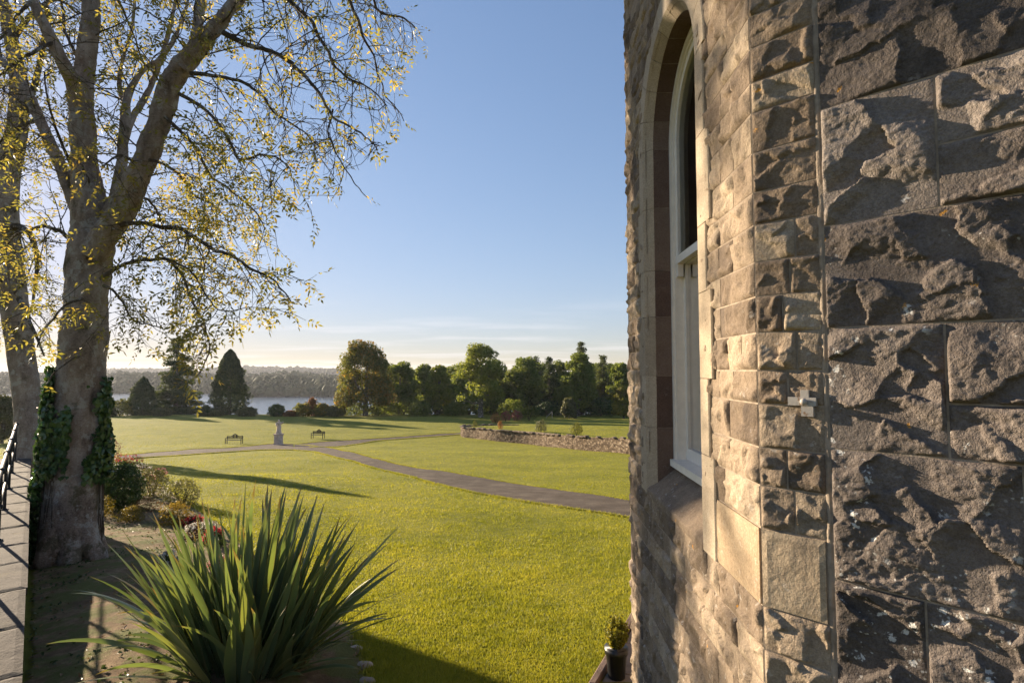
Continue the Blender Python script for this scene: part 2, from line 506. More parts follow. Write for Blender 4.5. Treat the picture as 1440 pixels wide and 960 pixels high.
def ribbon(A, B, name, label, dz, n=90, k=7, mtl=None, cat='path'):
    A = resample(smooth_line(A, n), n); B = resample(smooth_line(B, n), n)
    path_polys.append(np.concatenate([A, B[::-1]]))
    tt = np.linspace(0, 1, k)[None, :, None]
    Q = A[:, None] * (1 - tt) + B[:, None] * tt
    z = G(Q[..., 0], Q[..., 1]) + dz
    V = np.concatenate([Q, z[..., None]], -1)
    i = np.arange(n - 1)[:, None] * k + np.arange(k - 1)[None]
    F = np.stack([i, i + 1, i + k + 1, i + k], -1).reshape(-1, 4)
    m = MB(); m.add(V.reshape(-1, 3), F[:, ::-1] if np.cross(A[1] - A[0], B[0] - A[0]) < 0 else F)
    return tag(m.build(name, mtl or M_gravel, smooth=True), label, cat, kind='structure')
ribbon(P1a, P1b, 'path', 'brown gravel path running diagonally across the lawn to the statue', .030, n=140)
ribbon(P2a, P2b, 'path', 'gravel path passing in front of the benches towards the big tree', .022)
ribbon(P3a, P3b, 'path', 'gravel path curving from the statue to the retaining wall', .026)

# ------------------------------------------------------------------ terrace wall line (right, middle distance)
WL = px_line([(1300, 690), (1000, 650.5), (886, 638.5), (802, 631), (748, 625), (694, 619.5), (668, 616.5)])
e0 = WL[-1]
WL = np.concatenate([WL, e0 + np.array([[-1.7, 2.2], [-2.1, 4.6], [-1.0, 6.9], [1.6, 8.9], [5.5, 10.5]])])
WLs = resample(smooth_line(WL, 200), 260)
def T(x, y):
    y = np.asarray(y, float)
    return G(x, y) + 1.12 * (1 - sstep(64, 106, y)) + .02

# ------------------------------------------------------------------ flower bed by the terrace
bed_px = [(20, 990), (38, 930), (42, 800), (44, 700), (46, 655), (110, 648), (158, 642), (185, 652), (207, 667), (236, 686), (262, 706), (287, 722), (318, 742), (345, 768), (372, 800), (420, 830), (465, 850), (495, 885), (514, 930), (516, 1010), (520, 1100), (20, 1200)]
BED = px_line(bed_px)
BED = resample(np.concatenate([BED, BED[:1]]), 240)
bx = np.arange(BED[:, 0].min() - .1, BED[:, 0].max() + .1, .07); by = np.arange(BED[:, 1].min() - .1, BED[:, 1].max() + .1, .07)
BX, BY = np.meshgrid(bx, by)
ins = in_poly(BX, BY, BED)
# soft rise from the edge of the bed
def edge_dist(x, y, P):
    d = np.full(np.shape(x), 1e9)
    for k in range(0, len(P) - 1, 2):
        a, b = P[k], P[min(k + 2, len(P) - 1)]
        ab = b - a; L = ab @ ab + 1e-12
        tt = np.clip(((x - a[0]) * ab[0] + (y - a[1]) * ab[1]) / L, 0, 1)
        d = np.minimum(d, np.hypot(x - a[0] - tt * ab[0], y - a[1] - tt * ab[1]))
    return d
ed = edge_dist(BX, BY, BED)
def bedz(x, y, e):
    return G(x, y) + .02 + .10 * sstep(0, .8, e) + .035 * fbm(p3(x * 1.6, y * 1.6, 4.), 4) * sstep(0, .4, e)
bz = bedz(BX, BY, ed)
V = p3(BX, BY, bz).reshape(-1, 3)
nyb, nxb = BX.shape
i = np.arange(nyb - 1)[:, None] * nxb + np.arange(nxb - 1)[None]
F = np.stack([i, i + 1, i + nxb + 1, i + nxb], -1).reshape(-1, 4)
keep = ins.ravel()[F].all(1); F = F[keep]
t = NT('bed_soil')
p = t.pos()
n1 = t.noise(p, 1.5, 6, .62); n2 = t.noise(p, 9, 6, .65)
c = t.ramp(t.math('ADD', t.math('MULTIPLY', n1, .5), t.math('MULTIPLY', n2, .5)), [(.32, (.075, .05, .03)), (.48, (.17, .112, .062)), (.62, (.28, .20, .115)), (.8, (.38, .29, .18))])
c = t.mix(t.math('MULTIPLY', t.rng(t.noise(p, 1.9, 7, .72), .44, .58), .8), c, (.105, .125, .030))
c = t.mix(t.rng(t.voro(p, 9), .07, .12, .6, 0), c, (.20, .11, .04))
M_soil = t.done(t.bsdf(c, .95, t.bump(t.math('ADD', n2, t.noise(p, 55, 4, .7)), 1.0, .03), .1))
m = MB(); m.add(V, F)
tag(m.build('flower_bed', M_soil, smooth=True), 'dry brown and mossy planting bed around the foot of the big tree', 'flower bed', kind='structure')

# ================================================================== STONE BUILDING
cW = np.array([.953, 2.10])                                 # the corner where the window wall meets the near wall
dW = np.array([.026, .99966]); nW = np.array([-.99966, .026])
dN = np.array([.7071, -.7071]); nN = np.array([-.7071, -.7071])
U_END = 2.62                                                # length of the window wall
Z0, Z1 = -.7, 6.5
UC, RO = 1.265, .625                                        # window centre and outer arch radius
SILLZ, BANDZ, BANDT, SPRING = 1.56, 1.56, 1.85, 4.08
BUILD = empty('stone_building', (cW[0] + 1.5, cW[1] + 1.5, -.4), 'rough faced brown stone building with a tall arched sash window', 'building')

def wall_pt(o, d, n, u, v, h):
    u, v, h = np.broadcast_arrays(np.asarray(u, float), np.asarray(v, float), np.asarray(h, float))
    return np.stack([o[0] + d[0] * u + n[0] * h, o[1] + d[1] * u + n[1] * h, v], -1)

def arch_dist(u, v):
    """Distance outside the window's outer arch line (negative inside)."""
    du = np.abs(u - UC)
    up = np.hypot(du, np.maximum(v - SPRING, 0)) - RO
    return np.where(v < SILLZ, np.maximum(du - RO, SILLZ - v), up)

rngB = np.random.default_rng(11)
def rock(mb, o, d, n, u0, u1, v0, v1, cell, amp, seed, margin=.022, cut=None, flat=False, base=.0035, tint=None, rn=.55, chip=.0052):
    gp = .0035
    u0 += gp; u1 -= gp; v0 += gp; v1 -= gp
    nu = max(4, int(round((u1 - u0) / cell)) + 1); nv = max(4, int(round((v1 - v0) / cell)) + 1)
    U, Vv = np.meshgrid(np.linspace(u0, u1, nu), np.linspace(v0, v1, nv))
    r = np.random.default_rng(seed)
    s = seed * 7.31
    wu = U + .02 * fbm(p3(U * 14, Vv * 14, s), 3); wv = Vv + .02 * fbm(p3(U * 14, Vv * 14, s + 50), 3)
    e = np.minimum(np.minimum(U - u0, u1 - U), np.minimum(Vv - v0, v1 - Vv))
    if flat:
        h = .0025 * fbm(p3(U * 20, Vv * 20, s), 4)
        h = base + h * sstep(0, .01, e) - .003 * (1 - sstep(0, .005, e))
    else:
        K = 6
        hf = np.full(U.shape, 9.)
        for k in range(K):
            pu, pv = r.uniform(u0, u1), r.uniform(v0, v1)
            g1, g2 = r.normal(0, .55), r.normal(-.05, .6)
            hf = np.minimum(hf, amp * r.uniform(.55, 1.25) + g1 * (wu - pu) + g2 * (wv - pv))
        hf = np.clip(hf, .08 * amp, 1.35 * amp)
        # chipped ledges: cells of broken stone, each its own tilted face
        Kc = int(np.clip((u1 - u0) * (v1 - v0) / chip, 4, 60))
        cu_, cv_ = r.uniform(u0, u1, Kc), r.uniform(v0, v1, Kc); gb = r.normal(0, .16 * amp, Kc); g1c, g2c = r.normal(0, .20, Kc), r.normal(.05, .22, Kc)
        w2u = wu + .008 * fbm(p3(U * 30, Vv * 30, s + 3), 2); w2v = wv + .008 * fbm(p3(U * 30, Vv * 30, s + 33), 2)
        dist = (w2u[..., None] - cu_) ** 2 + 1.7 * (w2v[..., None] - cv_) ** 2
        wt = np.exp(-(dist - dist.min(-1, keepdims=True)) / .00005)
        hc = (wt * (gb + g1c * (wu[..., None] - cu_) + g2c * (wv[..., None] - cv_))).sum(-1) / wt.sum(-1)
        hf = hf * .6 + 1.0 * np.clip(hc, -.6 * amp, .6 * amp) + .30 * amp
        q = p3(wu, wv, s)
        nz = fbm(q * np.array([4.5, 7, 1]), 6, .56) * 1.2 + .22 * fbm(q * np.array([60, 95, 1]), 2)
        ragged = margin * (.35 + 1.1 * np.clip(.5 + fbm(p3(U * 16, Vv * 16, s + 9), 2), 0, 1))
        mm = np.clip(e / ragged, 0, 1) ** .6
        h = base + mm * np.maximum(hf + amp * rn * nz, .05 * amp * (1 + nz))
    if cut is not None:
        dd = cut(U, Vv)
        h = np.where(dd < .06, base * .5 + (h - base * .5) * sstep(.0, .06, dd - .0), h)
    tn = (r.uniform(0, 1) if tint is None else tint)
    tn = np.clip(tn + .25 * fbm(p3(U * 5, Vv * 5, s), 3), 0, 1)
    # a skirt ring into the joint
    Pg = wall_pt(o, d, n, U, Vv, h)
    idx = np.arange(nu * nv).reshape(nv, nu)
    F = np.stack([idx[:-1, :-1], idx[:-1, 1:], idx[1:, 1:], idx[1:, :-1]], -1).reshape(-1, 4)
    if cut is not None:
        uc = (U[:-1, :-1] + U[1:, 1:]) / 2; vc = (Vv[:-1, :-1] + Vv[1:, 1:]) / 2
        F = F[(cut(uc, vc) > -.02).ravel()]
        if not len(F): return
    ring = np.concatenate([idx[0, :], idx[1:, -1], idx[-1, -2::-1], idx[-2:0, 0]])
    Rp = wall_pt(o, d, n, U.ravel()[ring], Vv.ravel()[ring], -.012)
    nr = len(ring); a = np.arange(nr); b = (a + 1) % nr
    if cut is not None:
        okr = (cut(U, Vv) > -.02).ravel()[ring]; sel = okr[a] & okr[b]
    else: sel = np.ones(nr, bool)
    Fs = np.stack([nu * nv + nr + b, nu * nv + nr + a, nu * nv + a, nu * nv + b], -1)[sel]
    Vall = np.concatenate([Pg.reshape(-1, 3), Rp, Pg.reshape(-1, 3)[ring]])
    # orientation: u x v should give n
    flip = np.cross(np.append(d, 0), [0, 0, 1.])[:2] @ n < 0
    Fa = np.concatenate([F, Fs])
    mb.add(Vall, Fa[:, ::-1] if flip else Fa, 0, np.concatenate([tn.ravel(), tn.ravel()[ring], tn.ravel()[ring]]))

def courses(z0, z1, hmin, hmax, r, fixed=()):
    zs = [z0]
    stops = sorted(list(fixed) + [z1])
    for st in stops:
        span = st - zs[-1]
        if span <= 1e-6: continue
        k = max(1, int(round(span / ((hmin + hmax) / 2))))
        w = r.uniform(hmin, hmax, k); w = w / w.sum() * span
        for q in w: zs.append(zs[-1] + q)
    return zs

M_small = stone('rubble_stone', [(.125, .094, .07), (.25, .19, .135), (.36, .28, .20), (.46, .37, .265)], lichen=.25, bumpd=.009, fine=70, stain=True)
M_big = stone('rock_faced_stone', [(.080, .068, .060), (.18, .150, .130), (.265, .225, .195), (.35, .305, .265)], lichen=.95, bumpd=.016, fine=62)
M_mortar = plain('lime_mortar', (.29, .235, .18), .95, .1, .3, 25, .6, .004)
M_dress = stone('dressed_stone', [(.27, .21, .15), (.39, .315, .225), (.47, .385, .28), (.54, .455, .345)], lichen=.12, bumpd=.0018, fine=90, stain=False, orange=False)
M_reveal_shade = stone('shaded_reveal_stone', [(.10, .065, .05), (.15, .10, .08), (.20, .14, .11), (.25, .19, .15)], lichen=.06, bumpd=.0018, fine=90, stain=False, orange=False)  # dressed stone, redder and darker: the recess's shade is put into its colour

# --- window wall and the narrow quoin strip on the near side of the corner: small coursed stones
mb = MB()
STRIP = .232
zs = courses(Z0, Z1, .115, .165, rngB, fixed=(BANDZ, BANDT))
seed = 100
cutf = lambda u, v: arch_dist(u, v)
for k in range(len(zs) - 1):
    v0, v1 = zs[k], zs[k + 1]
    band = v0 > BANDZ - 1e-6 and v1 < BANDT + 1e-6
    # window wall: the band below the sill is dressed and built apart
    if True:
        u = UC + RO if band else 0.0; us = [u]
        while u < U_END - .12:
            w = rngB.uniform(.14, .40); u += w; us.append(u)
        us[-1] = U_END
        for a, b in zip(us[:-1], us[1:]):
            seed += 1
            um, vm = (a + b) / 2, (v0 + v1) / 2
            far_ = um > 1.9
            low = v1 < -.05 and um > 1.0
            c_ = cutf if (v1 > SILLZ + .01 and b > UC - RO - .1 and a < UC + RO + .1) else None
            if c_ is not None and cutf(np.array([a, b, um, a, b]), np.array([v0, v1, vm, v1, v0])).max() < -.02: continue
            rock(mb, cW, dW, nW, a, b, v0, v1, .0105, .020 if not far_ else .023, seed, cut=c_, flat=(low or rngB.random() < .04))
        # strip
        if band: continue
        us = [0.0, STRIP] if rngB.random() < .45 else [0.0, rngB.uniform(.09, .15), STRIP]
        for a, b in zip(us[:-1], us[1:]):
            seed += 1
            rock(mb, cW, dN, nN, a, b, v0, v1, .0065, .020, seed, margin=.014, flat=rngB.random() < .08)
# backing mortar with the opening left out
bu = np.arange(0, U_END + .001, .0262); bv = np.arange(Z0, Z1 + .001, .03)
UU, VV = np.meshgrid(bu, bv); nb, na = UU.shape
i = np.arange(nb - 1)[:, None] * na + np.arange(na - 1)[None]
F = np.stack([i, i + na, i + na + 1, i + 1], -1).reshape(-1, 4)
uc = (UU[:-1, :-1] + .013).ravel(); vc = (VV[:-1, :-1] + .015).ravel()
F = F[arch_dist(uc, vc) > .05]
mb.add(wall_pt(cW, dW, nW, UU, VV, .0015).reshape(-1, 3), F, 1)
q = wall_pt(cW, dN, nN, [-.0015, STRIP, STRIP, -.0015], [Z0, Z0, Z1, Z1], .0015); mb.add(q, [(0, 1, 2, 3)], 1)
w1 = mb.build('wall', [M_small, M_mortar], BUILD, smooth=True, attr='tint'); w1['label'] = 'wall of small squared brown rubble stones'

# --- near wall: large rock faced blocks
mb = MB()
joints = [(-.7, [.62]), (-.25, [.36, 1.2]), (.18, [.70]), (.56, [.46, 1.3]), (.93, [.88]), (1.33, [.50, 1.35]), (1.724, [.74, 1.6]), (2.175, [.575, 1.25]), (2.598, [.95]), (2.965, [.575, 1.3]), (3.393, [.86]), (3.80, [.50, 1.2]), (4.22, [.8]), (4.62, [.55, 1.3]), (5.05, [.9]), (5.48, [.6]), (5.9, [.9])]
NEAR_END = 3.1
for k, (v0, br) in enumerate(joints):
    v1 = joints[k + 1][0] if k + 1 < len(joints) else Z1
    us = [STRIP + .012] + [STRIP + .012 + (b - STRIP - .012) for b in br]
    while us[-1] < NEAR_END - .9: us.append(us[-1] + rngB.uniform(.45, .8))
    us.append(NEAR_END)
    for a, b in zip(us[:-1], us[1:]):
        seed += 1
        subs = [(a, b, v0, v1)]
        if k == 7 and abs(a - .575) < .01: subs = [(a, b, v0, v0 + .17), (a, b, v0 + .17, v1)]
        if k == 9 and abs(a - .575) < .01: subs = [(a, b, v0, v0 + .2), (a, b, v0 + .2, v1)]
        for (a2, b2, c2, d2) in subs:
            seed += 1
            near_ = a2 < 1.5
            rock(mb, cW, dN, nN, a2, b2, c2, d2, .0055 if near_ else .02, float(np.random.default_rng(seed + 5).uniform(.018, .028)), seed, margin=.012, base=.0065, rn=float(np.random.default_rng(seed + 9).uniform(.45, .75)), chip=float(np.random.default_rng(seed + 2).uniform(.008, .024)))
q = wall_pt(cW, dN, nN, [STRIP, NEAR_END, NEAR_END, STRIP], [Z0, Z0, Z1, Z1], .0052); mb.add(q, [(0, 1, 2, 3)], 1)
q = wall_pt(cW, dN, nN, [STRIP, STRIP + .001, STRIP + .001, STRIP], [Z0, Z0, Z1, Z1], .0); 
# the pointed straight joint between strip and near wall
vv = np.linspace(Z0, Z1, 420); jj = MB()
prof = [(-.008, .000), (-.005, .004), (.002, .0062), (.009, .0072), (.0125, .003)]
ru = np.stack([STRIP + a_ + .004 * fbm(p3(vv * 9, i_ * 3., 2.), 3) for i_, (a_, b_) in enumerate(prof)], 1)
rh = np.stack([b_ + .004 * fbm(p3(vv * 22, i_ * 5., 8.), 3) for i_, (a_, b_) in enumerate(prof)], 1)
Vj = wall_pt(cW, dN, nN, ru, vv[:, None], rh)
kk = len(prof); i = np.arange(len(vv) - 1)[:, None] * kk + np.arange(kk - 1)[None]
mb.add(Vj.reshape(-1, 3), np.stack([i, i + 1, i + kk + 1, i + kk], -1).reshape(-1, 4), 1)
w2 = mb.build('wall', [M_big, M_mortar], BUILD, smooth=True, attr='tint'); w2['label'] = 'wall of large dark rock faced blocks with white lichen spots'

M_band = stone('band_stone', [(.24, .17, .105), (.34, .25, .16), (.42, .32, .21), (.50, .40, .28)], lichen=.15, bumpd=.004, fine=70, stain=True)
# --- dressed band below the sill, round the corner
mb = MB()
for (o, d, n, us) in ((cW, dW, nW, [0, UC - RO - .126]), (cW, dN, nN, [0, STRIP - .008])):
    for a, b in zip(us[:-1], us[1:]):
        seed += 1
        rock(mb, o, d, n, a, b, BANDZ, BANDT, .02, .0, seed, flat=True, base=.012)
mb.build('stone_band', [M_band], BUILD, attr='tint')

# --- arched surround, stone by stone
def arch_path(s):
    """s in metres along the outer line from the near jamb's foot over the arch; returns u,v,radial direction."""
    L1 = SPRING - SILLZ; La = math.pi * RO
    s = np.asarray(s, float)
    u = np.where(s < L1, UC - RO, np.where(s < L1 + La, 0, UC + RO)).astype(float)
    th = np.clip((s - L1) / RO, 0, math.pi)
    cu = np.where((s >= L1) & (s <= L1 + La), UC, u)
    ru = -np.cos(th); rv = np.sin(th)
    v = np.where(s < L1, SILLZ + s, np.where(s < L1 + La, SPRING, SPRING - (s - L1 - La)))
    return cu, v, ru, rv, (s >= L1) & (s <= L1 + La)
def sweep(mb, s0, s1, prof, m=0, step=.03, tint=.5, ends=True):
    k = max(2, int((s1 - s0) / step) + 1)
    ss = np.linspace(s0, s1, k)
    cu, v, ru, rv, arc = arch_path(ss)
    rows = []
    for (dr, h) in prof:
        uu = np.where(arc, UC + ru * (RO + dr), np.where(cu < UC, UC - RO - dr, UC + RO + dr))
        vv_ = np.where(arc, SPRING + rv * (RO + dr), v)
        rows.append(wall_pt(cW, dW, nW, uu, vv_, np.full(k, h)))
    V = np.stack(rows, 1); c = len(prof)
    V = V + (.0012 * fbm(V * 18 + s0, 3))[..., None] * np.append(nW, 0)
    i = np.arange(k - 1)[:, None] * c + np.arange(c - 1)[None]
    F = np.stack([i, i + 1, i + c + 1, i + c], -1).reshape(-1, 4)
    mb.add(V.reshape(-1, 3), F, m if np.isscalar(m) else np.tile(np.asarray(m), k - 1), tint)
    if ends:
        mb.add(V[0], [tuple(range(c - 1, -1, -1))], 0, tint); mb.add(V[-1], [tuple(range(c))], 0, tint)
LJ = SPRING - SILLZ; LA = math.pi * RO
sb = [0]
for h_ in (.42, .33, .38, .30, .41, .39): sb.append(sb[-1] + h_)
sb = [x * LJ / sb[-1] for x in sb]
arcb = [LJ + LA * k / 9 for k in range(1, 10)]
rest = [LJ + LA + (LJ - x) for x in sb[::-1]][1:]
sb = sb + arcb + rest
mb = MB(); mv = MB()
for k, (a, b) in enumerate(zip(sb[:-1], sb[1:])):
    isarc = LJ - .01 < a < LJ + LA - .01
    wd = .15 if isarc else (.125 if k % 2 else .185)
    tn = float(rngB.uniform(.2, .8))
    sweep(mb, a + .002, b - .002, [(wd, -.03), (wd, .014), (wd - .006, .020), (.006, .020), (0, .018), (-.058, -.040), (-.062, -.046)], tint=tn)
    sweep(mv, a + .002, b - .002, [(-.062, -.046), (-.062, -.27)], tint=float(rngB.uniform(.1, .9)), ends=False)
sweep(mb, 0, sb[-1], [(.12, .008), (.004, .014), (-.054, -.043)], m=1, ends=False)
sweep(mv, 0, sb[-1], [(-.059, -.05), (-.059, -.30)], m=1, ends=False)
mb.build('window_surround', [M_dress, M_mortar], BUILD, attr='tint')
mv.build('window_reveal', [M_reveal_shade, M_mortar], BUILD, attr='tint')
# sloping stone sill
hw = RO - .003
uu = np.linspace(UC - hw, UC + hw, 40); prof = [(-.30, 1.775), (-.20, 1.765), (-.10, 1.69), (.012, 1.60), (.020, 1.585), (.020, 1.55), (.004, 1.545)]
Vs = np.stack([wall_pt(cW, dW, nW, uu, z_ + 0 * uu, h_) for h_, z_ in prof], 1)
Vs[..., 2] += .004 * fbm(Vs * 9, 4)
c_ = len(prof); i = np.arange(39)[:, None] * c_ + np.arange(c_ - 1)[None]
mb = MB(); mb.add(Vs.reshape(-1, 3), np.stack([i, i + 1, i + c_ + 1, i + c_], -1).reshape(-1, 4), 0, .35)
mb.build('window_sill', [M_small], BUILD, smooth=False, attr='tint')

# --- white sash window
M_white = plain('white_paint', (.78, .73, .64), .45, .4, .06, 20, .12, .002)
t = NT('window_glass')
lw = t.new('ShaderNodeFresnel'); lw.inputs[0].default_value = 1.5
gl = t.new('ShaderNodeBsdfGlossy'); gl.inputs['Roughness'].default_value = .02
tp = t.new('ShaderNodeBsdfTransparent'); tp.inputs[0].default_value = (.75, .8, .78, 1)
mx = t.new('ShaderNodeMixShader'); t.l.new(lw.outputs[0], mx.inputs[0]); t.l.new(tp.outputs[0], mx.inputs[1]); t.l.new(gl.outputs[0], mx.inputs[2])
M_glass = t.done(mx.outputs[0])
def frame_sweep(mb, s0, s1, r0, r1, h0, h1):
    sweep(mb, s0, s1, [(r0, h1), (r0, h0), (r1, h0), (r1, h1), (r0, h1)], step=.04, ends=False)
LT = sb[-1]
fr = MB()
frame_sweep(fr, .22, LT - .22, -.064, -.098, -.160, -.285)
frame_sweep(fr, .22, LT - .22, -.098, -.112, -.176, -.285)
def wbar(mb, u0, u1, v0, v1, h0, h1):
    V = wall_pt(cW, dW, nW, [u0, u1, u1, u0] * 2, [v0, v0, v1, v1] * 2, [h0] * 4 + [h1] * 4)
    mb.add(V, [(0, 3, 2, 1), (4, 5, 6, 7), (0, 1, 5, 4), (1, 2, 6, 5), (2, 3, 7, 6), (3, 0, 4, 7)])
ri = RO - .112
wbar(fr, UC - ri - .03, UC + ri + .03, 1.77, 1.815, -.13, -.29)
win = fr.build('sash_window', [M_white], BUILD)
us_ = MB(); zm = 3.235
s_mid = zm - SILLZ
frame_sweep(us_, s_mid, LT - s_mid, -.112, -.158, -.190, -.228)
wbar(us_, UC - ri, UC + ri, zm - .028, zm + .028, -.182, -.232)
for sg in (-1, 1): wbar(us_, UC + sg * (ri - .025) - .022, UC + sg * (ri - .025) + .022, zm - .12, zm - .029, -.186, -.226)
us_.build('sash', [M_white], win)
ls_ = MB()
for sg in (-1, 1): wbar(ls_, UC + sg * (ri - .023) - .023, UC + sg * (ri - .023) + .023, 1.818, zm - .03, -.238, -.276)
wbar(ls_, UC - ri + .047, UC + ri - .047, 1.818, 1.90, -.238, -.276)
wbar(ls_, UC - ri + .047, UC + ri - .047, zm - .035, zm + .02, -.238, -.276)
ls_.build('sash', [M_white], win)
pn = MB()
cu, v, ru, rv, arc = arch_path(np.linspace(s_mid, LT - s_mid, 60))
rr = RO - .150
pu = np.where(arc, UC + ru * rr, np.where(cu < UC, UC - rr, UC + rr)); pv = np.where(arc, SPRING + rv * rr, v)
pn.add(wall_pt(cW, dW, nW, pu, pv, -.21), [tuple(range(60))])
pn.build('pane', [M_glass], win)
pn = MB(); pn.add(wall_pt(cW, dW, nW, [UC - rr, UC + rr, UC + rr, UC - rr], [1.89, 1.89, zm, zm], -.258), [(0, 1, 2, 3)])
pn.build('pane', [M_glass], win)
# curtain and the dim room behind
M_curt = plain('curtain_cloth', (.30, .28, .24), .9, .1, .15, 6, .2, .004)
cu_ = MB()
for (ua, ub) in ((UC - .5, UC - .16), (UC + .14, UC + .5)):
    uu = np.linspace(ua, ub, 60); hh = -.36 + .022 * np.sin(uu * 95)
    V = np.concatenate([wall_pt(cW, dW, nW, uu, 1.7 + 0 * uu, hh), wall_pt(cW, dW, nW, uu, 4.9 + 0 * uu, hh)])
    i = np.arange(59); cu_.add(V, np.stack([i, i + 1, i + 61, i + 60], -1))
cu_.build('curtain', [M_curt], BUILD, smooth=True)
M_room = plain('room_wall', (.22, .19, .16), .9, .1)
rm = MB()
a_, b_, h0, h1, z0_, z1_ = .35, 2.35, -.31, -2.2, 1.2, 5.2
V = wall_pt(cW, dW, nW, [a_, b_, b_, a_, a_, b_, b_, a_], [z0_] * 4 + [z1_] * 4, [h0, h0, h1, h1] * 2)
rm.add(V, [(0, 1, 2, 3), (7, 6, 5, 4), (3, 2, 6, 7), (0, 3, 7, 4), (1, 5, 6, 2)])
rm.build('room', [M_room], BUILD)

# --- the rest of the body and the roof
M_plainst = stone('side_stone', [(.10, .075, .055), (.19, .145, .105), (.27, .21, .15), (.35, .28, .2)], bumpd=.02, fine=18)
bd_ = MB()
E = cW + dW * U_END; N_ = cW + dN * NEAR_END
poly = [tuple(E), tuple(E + np.array([1.9, 1.9])), (E[0] + 9, E[1] + 1.9), (E[0] + 9, N_[1]), tuple(N_)]
for a, b in zip(poly[:-1], poly[1:]):
    bd_.add([(a[0], a[1], Z0), (a[0], a[1], Z1), (b[0], b[1], Z1), (b[0], b[1], Z0)], [(0, 1, 2, 3)], 0, .5)
bd_.build('wall', [M_plainst], BUILD, attr='tint')
rf = MB(); full = [tuple(cW)] + poly
ov = [(cW[0] - .25, cW[1] - .1), (E[0] - .22, E[1] + .1)] + poly[1:-1] + [(N_[0] - .1, N_[1] - .25)]
ov = [ov[0], ov[1], poly[1], poly[2], poly[3], ov[-1]]
nn = len(ov); top = [(5.2, 2.6, 8.2)]
V = [(x, y, Z1) for x, y in ov] + [(x, y, Z1 + .18) for x, y in ov] + top
F4 = [(k, (k + 1) % nn, nn + (k + 1) % nn, nn + k) for k in range(nn)]
rf.add(V, F4); rf.add(V, [(nn + k, nn + (k + 1) % nn, 2 * nn) for k in range(nn)])
rf.add(V[:nn], [tuple(range(nn))[::-1]])
M_slate = plain('roof_slate', (.09, .09, .1), .6)
rf.build('roof', [M_slate], BUILD)

# --- white painted iron plate with a ball stud
M_irwhite = NT('flaking_white_iron'); t = M_irwhite; p = t.pos()
c = t.mix(t.rng(t.noise(p, 38, 5, .7), .52, .66), (.38, .35, .31), (.22, .13, .07))
M_irwhite = t.done(t.bsdf(c, .55, t.bump(t.noise(p, 90, 4), .4, .002), .35))
ub = 0.165; zb = 2.335
pl_ = MB()
def nbar(mb, u0, u1, v0, v1, h0, h1):
    V = wall_pt(cW, dN, nN, [u0, u1, u1, u0] * 2, [v0, v0, v1, v1] * 2, [h0] * 4 + [h1] * 4)
    mb.add(V, [(0, 1, 2, 3), (7, 6, 5, 4), (0, 4, 5, 1), (1, 5, 6, 2), (2, 6, 7, 3), (3, 7, 4, 0)])
nbar(pl_, ub - .050, ub + .044, zb - .014, zb + .016, .025, .0)
nbar(pl_, ub - .006, ub + .034, zb - .052, zb - .0142, .0238, .0)
nbar(pl_, ub - .008, ub + .020, zb + .0162, zb + .042, .0232, .0)
plate = pl_.build('iron_plate', [M_irwhite], BUILD); plate['label'] = 'flaking white iron plate fixed to the quoin stones'
bl = MB(); th = np.linspace(0, np.pi, 9); ph = np.linspace(0, 2 * np.pi, 14, endpoint=False)
c0 = wall_pt(cW, dN, nN, ub + .006, zb, .034)
V = c0 + .0125 * np.stack([np.sin(th)[:, None] * np.cos(ph), np.sin(th)[:, None] * np.sin(ph), np.cos(th)[:, None] + 0 * ph], -1).reshape(-1, 3)
i = np.arange(8)[:, None] * 14; j = np.arange(14)[None]
bl.add(V, np.stack([i + j, i + (j + 1) % 14, i + 14 + (j + 1) % 14, i + 14 + j], -1).reshape(-1, 4))
bl.build('ball_stud', [M_irwhite], plate, smooth=True)

# ================================================================== GARDEN WALL, RAILING
gd = np.array([-.6620, .7500]); gd /= np.linalg.norm(gd); gp_ = np.array([-gd[1], gd[0]])   # along, and to the left
W_END = 20.3
M_cop = NT('coping_flagstone'); t = M_cop; p = t.pos()
n1 = t.noise(p, 3, 6, .65); n2 = t.noise(p, 26, 5, .7)
c = t.ramp(t.math('ADD', t.math('MULTIPLY', n1, .6), t.math('MULTIPLY', n2, .4)), [(.3, (.042, .033, .028)), (.5, (.076, .062, .052)), (.72, (.12, .10, .084))])
c = t.mix(t.math('MULTIPLY', t.rng(t.noise(p, 1.7, 6, .7), .54, .66), .7), c, (.10, .075, .04))
M_cop = t.done(t.bsdf(c, .9, t.bump(t.math('ADD', n2, n1), .9, .012), .2))
M_gwall = stone('garden_wall_stone', [(.05, .04, .034), (.11, .09, .07), (.17, .14, .11), (.23, .2, .16)], bumpd=.02, fine=16)
GW = empty('garden_wall', (gd[0] * 9, gd[1] * 9, 0), 'low stone wall with flat flagstone coping beside the big tree', 'wall')
def gpt(s, w, z): s, w, z = np.broadcast_arrays(np.asarray(s, float), np.asarray(w, float), np.asarray(z, float)); return np.stack([gd[0] * s + gp_[0] * w, gd[1] * s + gp_[1] * w, z], -1)
